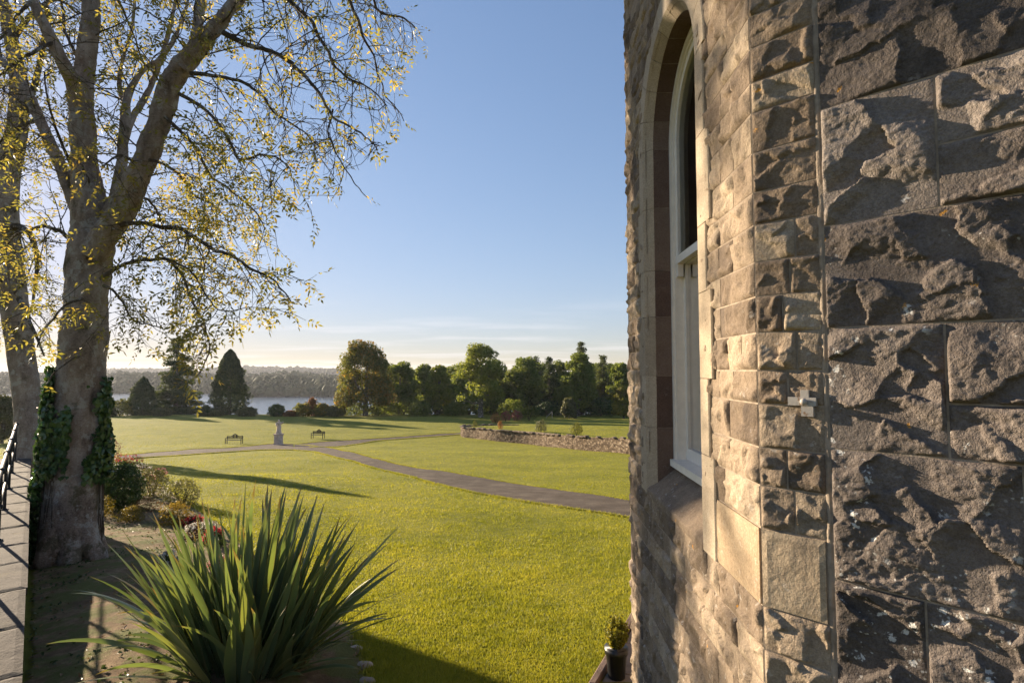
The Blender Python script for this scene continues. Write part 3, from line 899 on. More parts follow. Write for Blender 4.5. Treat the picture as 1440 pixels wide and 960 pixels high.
def grid_slab(mb, s0, s1, w0, w1, z0, z1, ds=.05, amp=.006, ed_=.012, tint=.5):
    ns = max(3, int((s1 - s0) / ds)); nw = max(3, int((w1 - w0) / ds))
    Sg, Wg = np.meshgrid(np.linspace(s0, s1, ns), np.linspace(w0, w1, nw), indexing='ij')
    z = z1 + amp * fbm(p3(Sg * 3, Wg * 3, s0), 4)
    e = np.minimum(np.minimum(Sg - s0, s1 - Sg), np.minimum(Wg - w0, w1 - Wg)); z = z - ed_ * (1 - sstep(0, .03, e))
    P = gpt(Sg, Wg, z); idx = np.arange(ns * nw).reshape(ns, nw)
    F = np.stack([idx[:-1, :-1], idx[1:, :-1], idx[1:, 1:], idx[:-1, 1:]], -1).reshape(-1, 4)
    ring = np.concatenate([idx[:, 0], idx[-1, 1:], idx[-2::-1, -1], idx[0, -2:0:-1]])
    Pb = P.reshape(-1, 3)[ring].copy(); Pb[:, 2] = z0
    k = len(ring); a = np.arange(k); b = (a + 1) % k
    mb.add(np.concatenate([P.reshape(-1, 3), Pb]), np.concatenate([F, np.stack([ring[b], ring[a], ns * nw + a, ns * nw + b], -1)]), 0, tint)
mb = MB(); s_ = -2.5; rg = np.random.default_rng(5)
while s_ < W_END:
    L = rg.uniform(.8, 1.25); grid_slab(mb, s_ + .004, s_ + L - .004, -.02 + rg.uniform(-.008, .008), .62, -.09, rg.uniform(-.005, .005)); s_ += L
mb.build('coping', [M_cop], GW)
mb = MB(); V = gpt([-2.4, W_END, W_END, -2.4] * 2, [.02, .02, .58, .58] * 2, [-4.5] * 4 + [-.05] * 4)
mb.add(V, [(3, 2, 1, 0), (4, 5, 6, 7), (0, 1, 5, 4), (1, 2, 6, 5), (2, 3, 7, 6), (3, 0, 4, 7)], 0, .5)
mb.build('masonry', [M_gwall], GW, attr='tint')

M_iron = plain('black_iron', (.016, .015, .016), .6, .25, .3, 30, .3, .003)
RAIL = empty('iron_railing', (gd[0] * 12, gd[1] * 12, 0), 'black iron railing of posts and round rails standing on the coping', 'railing')
rw = .31
posts = [4.03 + 2.27 * k for k in range(8)]
for sp in posts:
    mb = MB(); c0 = gpt(sp, rw, 0)
    mb.tube([c0 + [0, 0, z] for z in (-.005, .012, .0121, .03)], [.06, .06, .04, .032], 10)
    mb.tube([c0 + [0, 0, .03], c0 + [0, 0, .97]], .024, 8)
    zc = [.44, .45, .47, .50, .51]; mb.tube([c0 + [0, 0, z] for z in zc], [.026, .04, .044, .04, .026], 10)
    # the ball through which the hand rail passes
    q = np.linspace(0, np.pi, 9); mb.tube([c0 + [0, 0, .985 - .052 * math.cos(a)] for a in q], [max(.004, .052 * math.sin(a)) for a in q], 12)
    mb.build('post', [M_iron], RAIL, smooth=True)
mb = MB(); mb.tube(gpt([3.9, W_END - .3], rw, .985), .027, 10); mb.build('handrail', [M_iron], RAIL, smooth=True)
mb = MB(); mb.tube(gpt([3.9, W_END - .3], rw, .475), .020, 10); mb.build('rail', [M_iron], RAIL, smooth=True)

# ================================================================== BIG TREE
def bark(name, a, b, c, moss=.5):
    t = NT(name); p = t.obj()
    st = t.noise(t.scale(p, (1, 1, .35)), 7, 6, .65); pl = t.noise(p, 1.6, 5, .6); fn = t.noise(t.scale(p, (1, 1, 1.8)), 26, 6, .75)
    col = t.ramp(t.math('ADD', t.math('MULTIPLY', st, .4), t.math('ADD', t.math('MULTIPLY', pl, .28), t.math('MULTIPLY', fn, .36))), [(.38, a), (.52, b), (.64, c)])
    li = t.rng(t.noise(p, 4.2, 6, .75), .53, .60)
    col = t.mix(t.math('MULTIPLY', li, .75), col, (.52, .49, .43))
    ms = t.rng(t.noise(p, 1.5, 7, .75), .54, .64)
    col = t.mix(t.math('MULTIPLY', ms, moss), col, (.06, .062, .014))
    return t.done(t.bsdf(col, .93, t.bump(t.math('ADD', t.math('MULTIPLY', st, 1.0), t.math('MULTIPLY', fn, .8)), 1.0, .09), .12))
M_bark = bark('grey_bark', (.12, .082, .06), (.36, .285, .228), (.56, .475, .40), .65)
M_bark2 = bark('brown_bark', (.06, .046, .034), (.12, .095, .07), (.19, .155, .12), .4)
M_leafA = foliage('ash_leaf', (.12, .13, .028), (.20, .19, .050), (.37, .27, .07), .58, .45, .25, 1.45, (1.08, .97, .58), .9)

YT = 10.8
PX2M = 1 / FPX
def crown_xmax(y):
    return np.interp(y, [-300, -120, 0, 60, 100, 180, 260, 300, 350, 385, 420, 455, 480, 520], [560, 640, 600, 606, 575, 566, 500, 455, 462, 462, 436, 436, 310, 300])
def to_px(P):
    P = np.asarray(P, float) - CAM
    c, s = math.cos(PITCH), math.sin(PITCH)
    f = P[..., 1] * c + P[..., 2] * s; u = -P[..., 1] * s + P[..., 2] * c
    return 720 + FPX * P[..., 0] / f, 480 - FPX * u / f

def limb(pts, dy0, dy1, Y0=YT, n=None, seed=0):
    """Branch centre line: picture-plane shape at the tree's own distance, with its own run in depth."""
    pts = np.asarray(pts, float)
    q = smooth_line(pts, max(8, len(pts) * 6))
    tt = np.linspace(0, 1, len(q))
    dy = dy0 + (dy1 - dy0) * tt ** 1.15
    dy = dy + .10 * np.sin(tt * 7 + seed) * min(1, abs(dy1 - dy0))
    P = at(q[:, 0], q[:, 1], Y0 + dy)
    r = np.maximum(q[:, 2], .6) * (Y0 + dy) * PX2M / 2 * .75
    return P, r

# (points as x, y, width), start and end depth offset
BIG = [
 ([(95, 812, 122), (97, 795, 108), (99, 770, 98), (101, 735, 94), (103, 690, 89), (107, 620, 83), (113, 540, 77), (119, 470, 72), (124, 400, 71), (128, 345, 74), (128, 310, 66), (124, 270, 52), (119, 225, 44), (116, 170, 41), (114, 125, 38), (121, 85, 34), (127, 40, 32), (130, -40, 28), (127, -150, 22), (118, -290, 12), (110, -380, 5)], 0, .5),
 ([(130, 360, 46), (143, 338, 46), (160, 313, 45), (180, 280, 43), (199, 238, 41), (220, 182, 39), (243, 114, 39), (262, 86, 36), (285, 60, 31), (312, 28, 27), (340, -10, 24), (375, -70, 18), (411, -140, 12), (450, -230, 5)], -.1, -1.3),
 ([(114, 150, 34), (104, 118, 28), (92, 95, 26), (72, 55, 22), (52, 15, 18), (35, -30, 14), (10, -110, 9), (0, -190, 4)], .15, -1.4),
 ([(256, 98, 22), (268, 82, 20), (276, 50, 19), (283, 0, 17), (292, -70, 13), (300, -150, 9), (310, -240, 4)], -.85, .6),
 ([(140, 330, 30), (158, 290, 24), (170, 235, 20), (175, 175, 18), (179, 138, 14), (198, 102, 11), (222, 85, 9), (245, 55, 7), (262, 10, 5), (275, -60, 3)], .2, 1.7),
 ([(172, 205, 15), (184, 170, 13), (196, 150, 12), (211, 124, 10), (222, 95, 9), (235, 55, 8), (246, 0, 6), (250, -80, 4)], .6, 2.3),
 ([(176, 150, 10), (168, 120, 9), (172, 85, 7), (186, 40, 6), (190, -20, 4)], 1.0, 2.4),
 ([(112, 300, 28), (103, 280, 24), (88, 238, 22), (72, 205, 20), (54, 165, 18), (36, 125, 17), (15, 98, 15), (-15, 70, 12), (-60, 35, 8), (-110, 0, 4)], .1, 1.8),
]
THIN = [
 ([(170, 316, 14), (195, 314, 10), (222, 318, 10), (252, 320, 11), (272, 330, 10), (292, 345, 9), (318, 356, 8), (345, 371, 7), (372, 388, 5), (395, 408, 4), (408, 430, 2.5)], -.2, -1.8, 1.0),
 ([(143, 392, 13), (160, 380, 9), (178, 370, 9), (205, 364, 8), (235, 364, 8), (250, 378, 7), (262, 400, 6), (272, 430, 5), (282, 458, 4), (287, 478, 2.5)], -.3, -1.5, .8),
 ([(286, 462, 4), (293, 490, 3.4), (288, 512, 3), (276, 530, 2.5)], -1.45, -1.7, 1.0),
 ([(244, 368, 6), (258, 374, 5.5), (272, 386, 5), (285, 404, 4), (300, 432, 3), (330, 436, 2.5)], -1.1, -2.0, .8),
 ([(314, 46, 14), (345, 62, 12), (375, 72, 11), (405, 88, 10), (430, 112, 9), (448, 128, 8), (463, 150, 7), (470, 162, 6), (490, 175, 5), (510, 190, 4), (527, 212, 2.5)], -1.0, -2.2, .35),
 ([(468, 154, 5), (463, 185, 4), (470, 205, 3.4), (485, 238, 3), (505, 258, 2.5), (518, 276, 2)], -1.9, -2.6, .25),
 ([(252, 132, 10), (285, 152, 8), (308, 175, 7), (328, 205, 7), (342, 222, 6), (370, 217, 5), (395, 220, 4), (408, 238, 2.5)], -.9, -2.2, .9),
 ([(268, 104, 11), (305, 107, 9), (340, 115, 8), (370, 136, 6), (390, 160, 5), (425, 182, 4), (455, 208, 2.5)], -.9, -1.4, .5),
 ([(232, 165, 9), (262, 195, 8), (285, 228, 7), (300, 250, 6), (325, 268, 5), (352, 290, 4), (375, 325, 3)], -.8, .8, 1.0),
 ([(210, 225, 8), (232, 232, 7), (258, 250, 6), (275, 275, 5), (300, 290, 3), (318, 300, 2)], -.6, 1.2, 1.0),
 ([(112, 350, 13), (98, 335, 10), (82, 323, 9), (62, 317, 8), (40, 322, 7), (22, 332, 5), (5, 350, 3)], .2, 1.4, .9),
 ([(146, 402, 8), (158, 408, 6), (170, 425, 5), (182, 446, 4), (196, 458, 3.5), (228, 463, 2.5)], -.2, -1.0, .7),
 ([(344, -18, 13), (372, -16, 12), (398, -3, 11), (420, 12, 10), (440, 35, 9), (460, 70, 8), (470, 92, 6), (490, 108, 5), (515, 122, 4), (542, 152, 2.5)], -1.1, -2.4, .35),
 ([(375, -70, 15), (410, -68, 13), (450, -48, 11), (480, -18, 9), (497, 15, 8), (508, 45, 7), (525, 75, 5), (535, 105, 4), (548, 142, 3), (572, 172, 2)], -1.2, -.9, .4),
 ([(411, -140, 11), (470, -98, 9), (508, -42, 7), (520, -5, 6.5), (532, 15, 6), (560, 22, 5), (585, 42, 3)], -1.3, -.2, .8),
 ([(58, 170, 10), (40, 172, 8), (22, 182, 7), (2, 192, 6), (-22, 215, 4)], .8, 2.4, 1.0),
 ([(104, 240, 9), (90, 205, 7), (80, 180, 6), (70, 145, 5), (60, 100, 3)], .2, -1.2, .9),
 ([(75, 60, 9), (50, 70, 8), (25, 85, 6), (0, 110, 4), (-20, 135, 3)], -.6, -1.8, 1.0),
 ([(45, 0, 9), (25, 20, 7), (5, 45, 5), (-15, 80, 3)], -1.0, -2.2, 1.0),
 ([(120, 100, 9), (100, 60, 7), (90, 20, 6), (85, -40, 4)], .2, 1.6, .9),
 ([(130, 10, 10), (150, -10, 8), (170, 10, 6), (185, 45, 4), (195, 80, 3)], .4, 1.6, .9),
 ([(130, -30, 11), (165, -60, 9), (205, -50, 7), (240, -10, 5), (262, 40, 3)], .3, -1.4, .8),
 ([(300, -150, 10), (345, -130, 8), (385, -80, 6), (410, -30, 4), (425, 20, 3)], .3, 1.5, .6),
 ([(200, 240, 8), (180, 225, 7), (160, 222, 5), (140, 240, 3)], -.3, -1.6, .8),
 ([(188, 268, 7), (205, 280, 6), (222, 300, 5), (235, 330, 3)], -.4, 1.4, 1.0),
 ([(116, 420, 7), (98, 425, 6), (80, 440, 5), (62, 465, 4), (52, 490, 3)], -.3, -1.2, 1.0),
 ([(113, 500, 6), (98, 505, 5), (80, 520, 4), (62, 540, 3)], -.4, -1.4, 1.0),
]
tree_base = at(95, 800, YT)
tb = np.array([tree_base[0], tree_base[1], float(G(tree_base[0], tree_base[1]))])
TREE = empty('ash_tree', tb, 'huge old ash tree with forking grey limbs and thin yellowing leaves', 'tree')
tr = MB(); br = MB()
allthin = []
for k, (pts, d0, d1) in enumerate(BIG):
    P, r = limb(pts, d0, d1, seed=k)
    if k == 0: P[0, 2] = tb[2] - .35
    Lb = np.concatenate([[0], np.cumsum(np.linalg.norm(np.diff(P, axis=0), axis=1))]); sb_ = np.arange(0, Lb[-1], .07 if k < 2 else .12)
    Pd = np.stack([np.interp(sb_, Lb, P[:, q_]) for q_ in range(3)], -1); rd = np.interp(sb_, Lb, r)
    tr.tube(Pd, rd, 72 if k < 2 else 30, wob=.10, seed=k * 3.1, rough=.05 if k < 2 else .025)
    allthin.append((P, r, .9, k))
    if k == 0:      # root flare
        for a in np.linspace(0, 2 * np.pi, 8)[:-1]:
            rr_ = .36 + .05 * math.sin(a * 3); L = .60 + .15 * math.cos(a * 2.3)
            c0 = np.array([tb[0] + .03, tb[1], tb[2]])
            ds = np.array([math.cos(a), math.sin(a), 0])
            xs = c0 + ds * L; zg = float(G(xs[0], xs[1])) - .05
            tr.tube([c0 + ds * rr_ * .55 + [0, 0, .75], c0 + ds * rr_ * .85 + [0, 0, .35], c0 + ds * (rr_ + L) * .5 + [0, 0, .12], [xs[0], xs[1], zg]], [.26, .25, .19, .06], 16, wob=.3, seed=a, rough=.03)
for k, (pts, d0, d1, lf) in enumerate(THIN):
    P, r = limb(pts, d0, d1, seed=k * 2.)
    r = r * .78; P = P + np.stack([.10 * fbm(P * 1.3 + 9, 3) + .03 * fbm(P * 5, 2), .08 * fbm(P * 1.1 + 31, 3), .10 * fbm(P * 1.5 + 57, 3) + .03 * fbm(P * 5 + 7, 2)], -1) * np.linspace(0, 1, len(P))[:, None] ** .5
    br.tube(P, r, 8, wob=.12, seed=k)
    allthin.append((P, r, lf, 100 + k))
leafP = []; leafD = []
rt = np.random.default_rng(21)
def unit(v): return v / (np.linalg.norm(v) + 1e-9)
def ok_px(P):
    x, y = to_px(P)
    return x < crown_xmax(y) and (y < 505 or (y < 560 and 250 < x < 310))
def twig(start, d, L, r0, level, lf):
    n = 6 if level == 2 else 4
    P = [start]; dd = unit(d)
    curl = rt.normal(0, .22, 3)
    for k in range(n - 1):
        dd = unit(dd + rt.normal(0, .16, 3) + curl * .5 + np.array([0, 0, -.16 if level == 2 else (.04 if k > 1 else -.14)]))
        P.append(P[-1] + dd * L / (n - 1))
    P = np.array(P)
    if not ok_px(P[-1]) or not ok_px(P[len(P) // 2]): return False
    br.tube(P, np.linspace(r0, max(.0032, r0 * .4), n), 5 if level == 2 else 4, cap=False)
    if level == 2:
        m = rt.integers(4, 8)
        for f in rt.uniform(.18, 1.0, m):
            i = min(n - 2, int(f * (n - 1))); q = P[i] + (P[i + 1] - P[i]) * (f * (n - 1) - i)
            dv = unit(unit(P[i + 1] - P[i]) * .8 + rt.normal(0, .75, 3))
            twig(q, dv, rt.uniform(.22, .55), max(.0048, r0 * .5), 3, lf)
    if rt.random() < lf * .9:
        leafP.append(P[-1]); leafD.append(unit(P[-1] - P[-2]))
        if level == 3 and rt.random() < .6 * lf: leafP.append(P[-2]); leafD.append(unit(P[-1] - P[-2] + rt.normal(0, .8, 3)))
    return True
for P, r, lf, k in allthin:
    seg = np.linalg.norm(np.diff(P, axis=0), axis=1); s = np.concatenate([[0], np.cumsum(seg)])
    step = .15 if k >= 100 else .42
    for q in np.arange(.3, s[-1], step):
        i = min(len(seg) - 1, np.searchsorted(s, q) - 1); c0 = P[i] + (P[i + 1] - P[i]) * ((q - s[i]) / seg[i])
        rr_ = r[i]
        if k < 100 and (rr_ > .30): continue
        if k < 100 and c0[2] < 6.2 and rr_ > .14 and rt.random() < .6: continue
        x, y = to_px(c0)
        if y < -150 and rt.random() < .6: continue
        dv = rt.normal(0, 1, 3); tv = unit(P[i + 1] - P[i]); dv = unit(dv - tv * (dv @ tv))
        l2 = (lf * .6 if x < 130 and y < 230 else lf) if x < 400 else min(lf, .55)
        twig(c0 + dv * rr_ * .7, dv * .9 + tv * .55, rt.uniform(.5, 1.35) * (1 if k >= 100 else 1.15), min(.017, max(.008, rr_ * .32)), 2, l2)
for P, r, lf, k in allthin:
    if k >= 100: leafP.append(P[-1]); leafD.append(unit(P[-1] - P[-2]))
tr.build('trunk', [M_bark], TREE, smooth=True)
br.build('branches', [M_bark2], TREE, smooth=True)
# pinnate leaf sprays: a drooping row of leaflets in pairs
def sprays(Pc, Dc, r, L=(.16, .30), lw=.040, ll=.105, pairs=3):
    out = []; fc = []
    n = len(Pc); Pc = np.array(Pc); Dc = np.array(Dc)
    D = Dc + r.normal(0, .55, (n, 3)) + np.array([0, 0, -.45]); D /= np.linalg.norm(D, axis=1, keepdims=True)
    Sd = np.cross(D, r.normal(0, 1, (n, 3)) * .5 + np.array([0, 0, 1.])); Sd /= np.linalg.norm(Sd, axis=1, keepdims=True) + 1e-9
    Nn = np.cross(Sd, D)
    Ln = r.uniform(*L, n)
    V = []
    for k in range(pairs):
        for sg in (-1, 1):
            b = Pc + D * (Ln * (k + .6) / pairs)[:, None]
            ax = D * .55 + Sd * sg + Nn * r.normal(-.15, .35, (n, 1)); ax /= np.linalg.norm(ax, axis=1, keepdims=True)
            l = ll * r.uniform(.6, 1.25, n)[:, None]; wv = np.cross(ax, Nn + .5 * r.normal(0, 1, (n, 3))); wv /= np.linalg.norm(wv, axis=1, keepdims=True) + 1e-9
            w = lw * r.uniform(.7, 1.2, n)[:, None]
            V.append(np.stack([b, b + ax * l * .45 + wv * w * .5, b + ax * l, b + ax * l * .45 - wv * w * .5], 1))
    b = Pc + D * Ln[:, None]; l = ll * 1.1; wv = Sd
    V.append(np.stack([b, b + D * l * .45 + wv * lw * .5, b + D * l, b + D * l * .45 - wv * lw * .5], 1))
    V = np.concatenate(V); m = len(V)
    return V.reshape(-1, 3), np.arange(m * 4).reshape(m, 4)
lv = MB(); lv.add(*sprays(leafP, leafD, rt))
lv.build('crown', [M_leafA], TREE)

# ivy climbing the trunk
M_ivy = foliage('ivy_leaf', (.022, .055, .022), (.045, .10, .032), (.10, .16, .035), .25, .28, .5, 1.2, (1.1, 1.1, .5), 1.5)
Pt, rtk = limb(*BIG[0], seed=0)
def ivy_obj(name, label, n, angs, zr, dens, lift, r, fol=M_ivy, size=.085):
    a = r.uniform(angs[0], angs[1], n); z = r.uniform(zr[0], zr[1], n)
    keep = r.random(n) < dens(a, z); a = a[keep]; z = z[keep]; m = len(a)
    cxp = np.interp(z, Pt[:, 2], Pt[:, 0]); cyp = np.interp(z, Pt[:, 2], Pt[:, 1]); rad = np.interp(z, Pt[:, 2], rtk)
    o = np.stack([np.cos(a), np.sin(a), 0 * a], -1)
    lf = lift * r.random(m) * (1 + .8 * fbm(p3(a * 2, z * 2.2, 3.), 3))
    C = np.stack([cxp, cyp, z], -1) + o * (rad + .02 + lf)[:, None]
    nrm = o + r.normal(0, .45, (m, 3)); nrm /= np.linalg.norm(nrm, axis=1, keepdims=True)
    dn = np.array([0, 0, -1.]) + r.normal(0, .5, (m, 3)); dn = dn - nrm * (dn * nrm).sum(1, keepdims=True); dn /= np.linalg.norm(dn, axis=1, keepdims=True)
    sd_ = np.cross(nrm, dn); s = (size * r.uniform(.6, 1.25, m))[:, None]
    V = np.stack([C - dn * s * .45, C - dn * s * .35 + sd_ * s * .45, C + dn * s * .05 + sd_ * s * .5, C + dn * s * .65, C + dn * s * .05 - sd_ * s * .5, C - dn * s * .35 - sd_ * s * .45], 1)
    V = V + 0; V[:, 3] += nrm * s * -.12; V[:, 1] += nrm * s * .08
    mb = MB(); mb.add(V.reshape(-1, 3), np.arange(m * 6).reshape(m, 6))
    st = MB()
    for q in range(5):
        aa = (angs[0] + angs[1]) / 2 + r.uniform(-.35, .35); zz_ = np.linspace(tb[2] - .02, zr[1] * .75 + zr[0] * .25, 16); aw = aa + .1 * np.sin(zz_ * 1.7 + q)
        P_ = np.stack([np.interp(zz_, Pt[:, 2], Pt[:, 0]) + np.cos(aw) * (np.interp(zz_, Pt[:, 2], rtk) + .012), np.interp(zz_, Pt[:, 2], Pt[:, 1]) + np.sin(aw) * (np.interp(zz_, Pt[:, 2], rtk) + .012), zz_], -1)
        st.tube(P_, .011, 6)
    e = empty(name, tb, label, 'ivy')
    mb.build('leaves', [fol], e); st.build('stem', [M_bark2], e, smooth=True)
    return e
ri_ = np.random.default_rng(31)
ivy_obj('ivy', 'glossy dark ivy climbing the left flank of the big tree trunk', 12000, (2.5, 6.2), (tb[2] + .15, 2.5), lambda a, z: np.clip(np.maximum(.9 * sstep(.02, .22, fbm(p3(a * 2.6, z * 1.5, 9.), 3)) * sstep(.1, .6, z) * (1 - sstep(1.5, 2.2, z)) * (a > 4.3),1.15 - np.maximum(0, (a - 4.1)) * 1.6 - .9 * sstep(4.0, 4.4, a) * (1 - sstep(-.1, .9, z)) - .75 * sstep(1.3, 2.5, z) + .5 * fbm(p3(a * 2, z * 2, 1.), 3)), 0, 1), .15, ri_)
ivy_obj('ivy', 'narrow strip of green ivy on the right edge of the big tree trunk', 4200, (-.8, 1.3), (.1, 2.3), lambda a, z: np.clip(1.0 - np.maximum(0, .15 - a) * 1.6 - .9 * sstep(1.6, 2.3, z) + .5 * fbm(p3(a * 2, z * 2, 5.), 3) - .8 * (1 - sstep(.1, .6, z)), 0, 1), .12, ri_)

# the second big trunk further back at the left
Y2 = 15.5
T2 = [(44, 640, 56), (43, 600, 46), (40, 570, 43), (33, 520, 42), (24, 460, 42), (17, 400, 43), (10, 340, 42), (6, 290, 42), (12, 240, 38), (22, 190, 34), (27, 150, 30), (24, 100, 26), (12, 40, 22), (-5, -40, 16), (-20, -140, 9), (-28, -220, 4)]
b2 = at(44, 640, Y2); g2 = float(G(b2[0], b2[1]))
TR2 = empty('ash_tree', (b2[0], b2[1], g2), 'second grey tree with a leaning trunk behind the railing', 'tree')
P, r = limb(T2, 0, .6, Y0=Y2)
P = np.concatenate([[[P[0, 0], P[0, 1], g2 - .3]], P]); r = np.concatenate([[r[0] * 1.35], r])
mb = MB(); mb.tube(P, r, 20, wob=.12, seed=4.)
br = MB(); leafP = []; leafD = []; allthin = [(P, r, .9, 0)]
for k, (pts, d0, d1) in enumerate([([(8, 330, 16), (25, 318, 12), (45, 335, 9), (52, 370, 7), (48, 410, 5), (44, 440, 3)], 0, -1.2), ([(8, 300, 20), (-12, 260, 18), (-40, 200, 14), (-70, 120, 9), (-95, 40, 4)], 0, 1.5), ([(27, 420, 10), (38, 445, 7), (50, 470, 5), (62, 500, 3)], -.3, -1.4),
        ([(22, 190, 16), (42, 140, 12), (58, 80, 9), (66, 10, 6), (70, -60, 3)], .2, 1.5), ([(15, 60, 12), (45, 20, 9), (80, 0, 6), (110, 20, 4)], .3, 2.0), ([(0, 150, 9), (-30, 160, 7), (-60, 190, 4)], .2, -1.2), ([(10, 390, 8), (-8, 400, 6), (-25, 430, 4)], 0, -1.)]):
    Pq, rq = limb(pts, d0, d1, Y0=Y2, seed=k)
    (mb if rq.mean() > .1 else br).tube(Pq, rq, 9, wob=.12, seed=k); allthin.append((Pq, rq, .95, 100 + k))
mb.build('trunk', [M_bark], TR2, smooth=True)
for P, r, lf, k in allthin:
    seg = np.linalg.norm(np.diff(P, axis=0), axis=1); s = np.concatenate([[0], np.cumsum(seg)])
    for q in np.arange(.3, s[-1], .24 if k >= 100 else .5):
        i = min(len(seg) - 1, np.searchsorted(s, q) - 1); c0 = P[i] + (P[i + 1] - P[i]) * ((q - s[i]) / seg[i])
        if c0[2] < 3.2 and k < 100: continue
        dv = rt.normal(0, 1, 3); tv = unit(P[i + 1] - P[i]); dv = unit(dv - tv * (dv @ tv))
        if rt.random() < .3: continue
        twig(c0 + dv * r[i] * .7, dv * .9 + tv * .5, rt.uniform(.6, 1.7), min(.02, max(.008, r[i] * .3)), 2, lf)
br.build('branches', [M_bark2], TR2, smooth=True)
lv = MB(); lv.add(*sprays(leafP, leafD, rt, (.16, .3), .032, .085)); lv.build('crown', [M_leafA], TR2)

# ================================================================== RETAINING WALL AND UPPER LAWN
t = NT('dry_stone')
p = t.pos()
br_ = t.new('ShaderNodeTexVoronoi', feature='F1'); t.l.new(t.scale(p, (1.0, 1.0, 1.5)), br_.inputs['Vector']); br_.inputs['Scale'].default_value = 4.2
ed_n = t.new('ShaderNodeTexVoronoi', feature='DISTANCE_TO_EDGE'); t.l.new(t.scale(p, (1.0, 1.0, 1.5)), ed_n.inputs['Vector']); ed_n.inputs['Scale'].default_value = 4.2
cc = t.new('ShaderNodeSeparateColor'); t.l.new(br_.outputs['Color'], cc.inputs[0])
c = t.ramp(t.math('ADD', t.math('MULTIPLY', cc.outputs[0], .7), t.math('MULTIPLY', t.noise(p, 7, 4), .3)), [(.1, (.085, .06, .042)), (.45, (.16, .118, .08)), (.7, (.23, .175, .122)), (.95, (.31, .255, .19))])
gap = t.rng(ed_n.outputs['Distance'], .01, .07)
c = t.mix(gap, (.07, .052, .04), c)
M_dry = t.done(t.bsdf(c, .95, t.bump(t.math('ADD', gap, t.math('MULTIPLY', t.noise(p, 14, 5, .7), .5)), 1.0, .09), .1))
RW = MB()
n_ = len(WLs)
tg = np.gradient(WLs, axis=0); tg /= np.linalg.norm(tg, axis=1, keepdims=True); nl = np.stack([-tg[:, 1], tg[:, 0]], -1)
mid = WLs.mean(0)
if ((nl[:60] @ np.array([0, -1.])).mean()) < 0: nl = -nl          # face towards the lower lawn
TH = .28
gz_ = G(WLs[:, 0], WLs[:, 1]); tz_ = T(WLs[:, 0], WLs[:, 1])
rr_w = np.random.default_rng(8)
prof = [(-TH, 0), (-TH, 1), (-.06, 2), (.0, 3), (.02, 4), (.03, 5), (.03, 6), (.02, 7), (0, 8)]
rows = []
for k_, (off, lv_) in enumerate(prof):
    if lv_ == 0: z = gz_ - .5
    elif lv_ == 1: z = tz_ + .10
    elif lv_ == 2: z = tz_ + .13
    else: z = gz_ - .3 + (tz_ + .10 - gz_ + .3) * (8 - lv_) / 5.0
    jit = fbm(p3(WLs[:, 0] * 3, WLs[:, 1] * 3, lv_ * 3.7), 3)
    q = WLs + nl * (off + .05 * jit)[:, None]
    rows.append(p3(q[:, 0], q[:, 1], z + (.05 * jit if lv_ in (1, 2, 3) else 0)))
V = np.stack(rows, 1); c_ = len(prof)
i = np.arange(n_ - 1)[:, None] * c_ + np.arange(c_ - 1)[None]
RW.add(V.reshape(-1, 3), np.stack([i, i + 1, i + c_ + 1, i + c_], -1).reshape(-1, 4))
RWE = empty('retaining_wall', (WLs[120, 0], WLs[120, 1], gz_[120]), 'low curved dry stone retaining wall holding up the upper lawn', 'wall')
RW.build('masonry', [M_dry], RWE, smooth=False)
M_cap = plain('cap_stone', (.16, .125, .095), .95, .1, .35, 3, .8, .02)
cp = MB(); dseg = np.concatenate([[0], np.cumsum(np.linalg.norm(np.diff(WLs, axis=0), axis=1))]); s_ = 0.3
while s_ < dseg[-1] - 4:
    L = rr_w.uniform(.35, .8)
    if rr_w.random() < .62:
        q = np.array([np.interp(s_ + L / 2, dseg, WLs[:, 0]), np.interp(s_ + L / 2, dseg, WLs[:, 1])]); tv = np.array([np.interp(s_, dseg, tg[:, 0]), np.interp(s_, dseg, tg[:, 1])])
        cp.box((q[0], q[1], float(T(q[0], q[1])) + .15 + rr_w.uniform(-.03, .05)), (L * .95, rr_w.uniform(.3, .45), rr_w.uniform(.10, .2)), math.atan2(tv[1], tv[0]) + rr_w.normal(0, .08), 0, .04)
    s_ += L
cp.build('coping', [M_cap], RWE)
# upper lawn: from the wall's centre line back to where it meets the lower lawn
n2 = 70
BK = np.stack([np.linspace(130, 6, n_), np.full(n_, 109.)], -1)
tt = np.concatenate([np.linspace(0, .25, 30), np.linspace(.25, 1, n2 - 30)[1:]]) if False else np.linspace(0, 1, n2) ** 1.3
Q = WLs[:, None] * (1 - tt)[None, :, None] + BK[:, None] * tt[None, :, None]
zT = T(Q[..., 0], Q[..., 1]); 
V = np.concatenate([Q, zT[..., None]], -1)
i = np.arange(n_ - 1)[:, None] * n2 + np.arange(n2 - 1)[None]
F = np.stack([i, i + 1, i + n2 + 1, i + n2], -1).reshape(-1, 4)
m = MB(); m.add(V.reshape(-1, 3), F[:, ::-1])
tag(m.build('upper_lawn', M_turf, smooth=True), 'raised lawn behind the curved retaining wall', 'lawn', kind='structure')
TPOLY = np.concatenate([WLs, BK[::-1]])
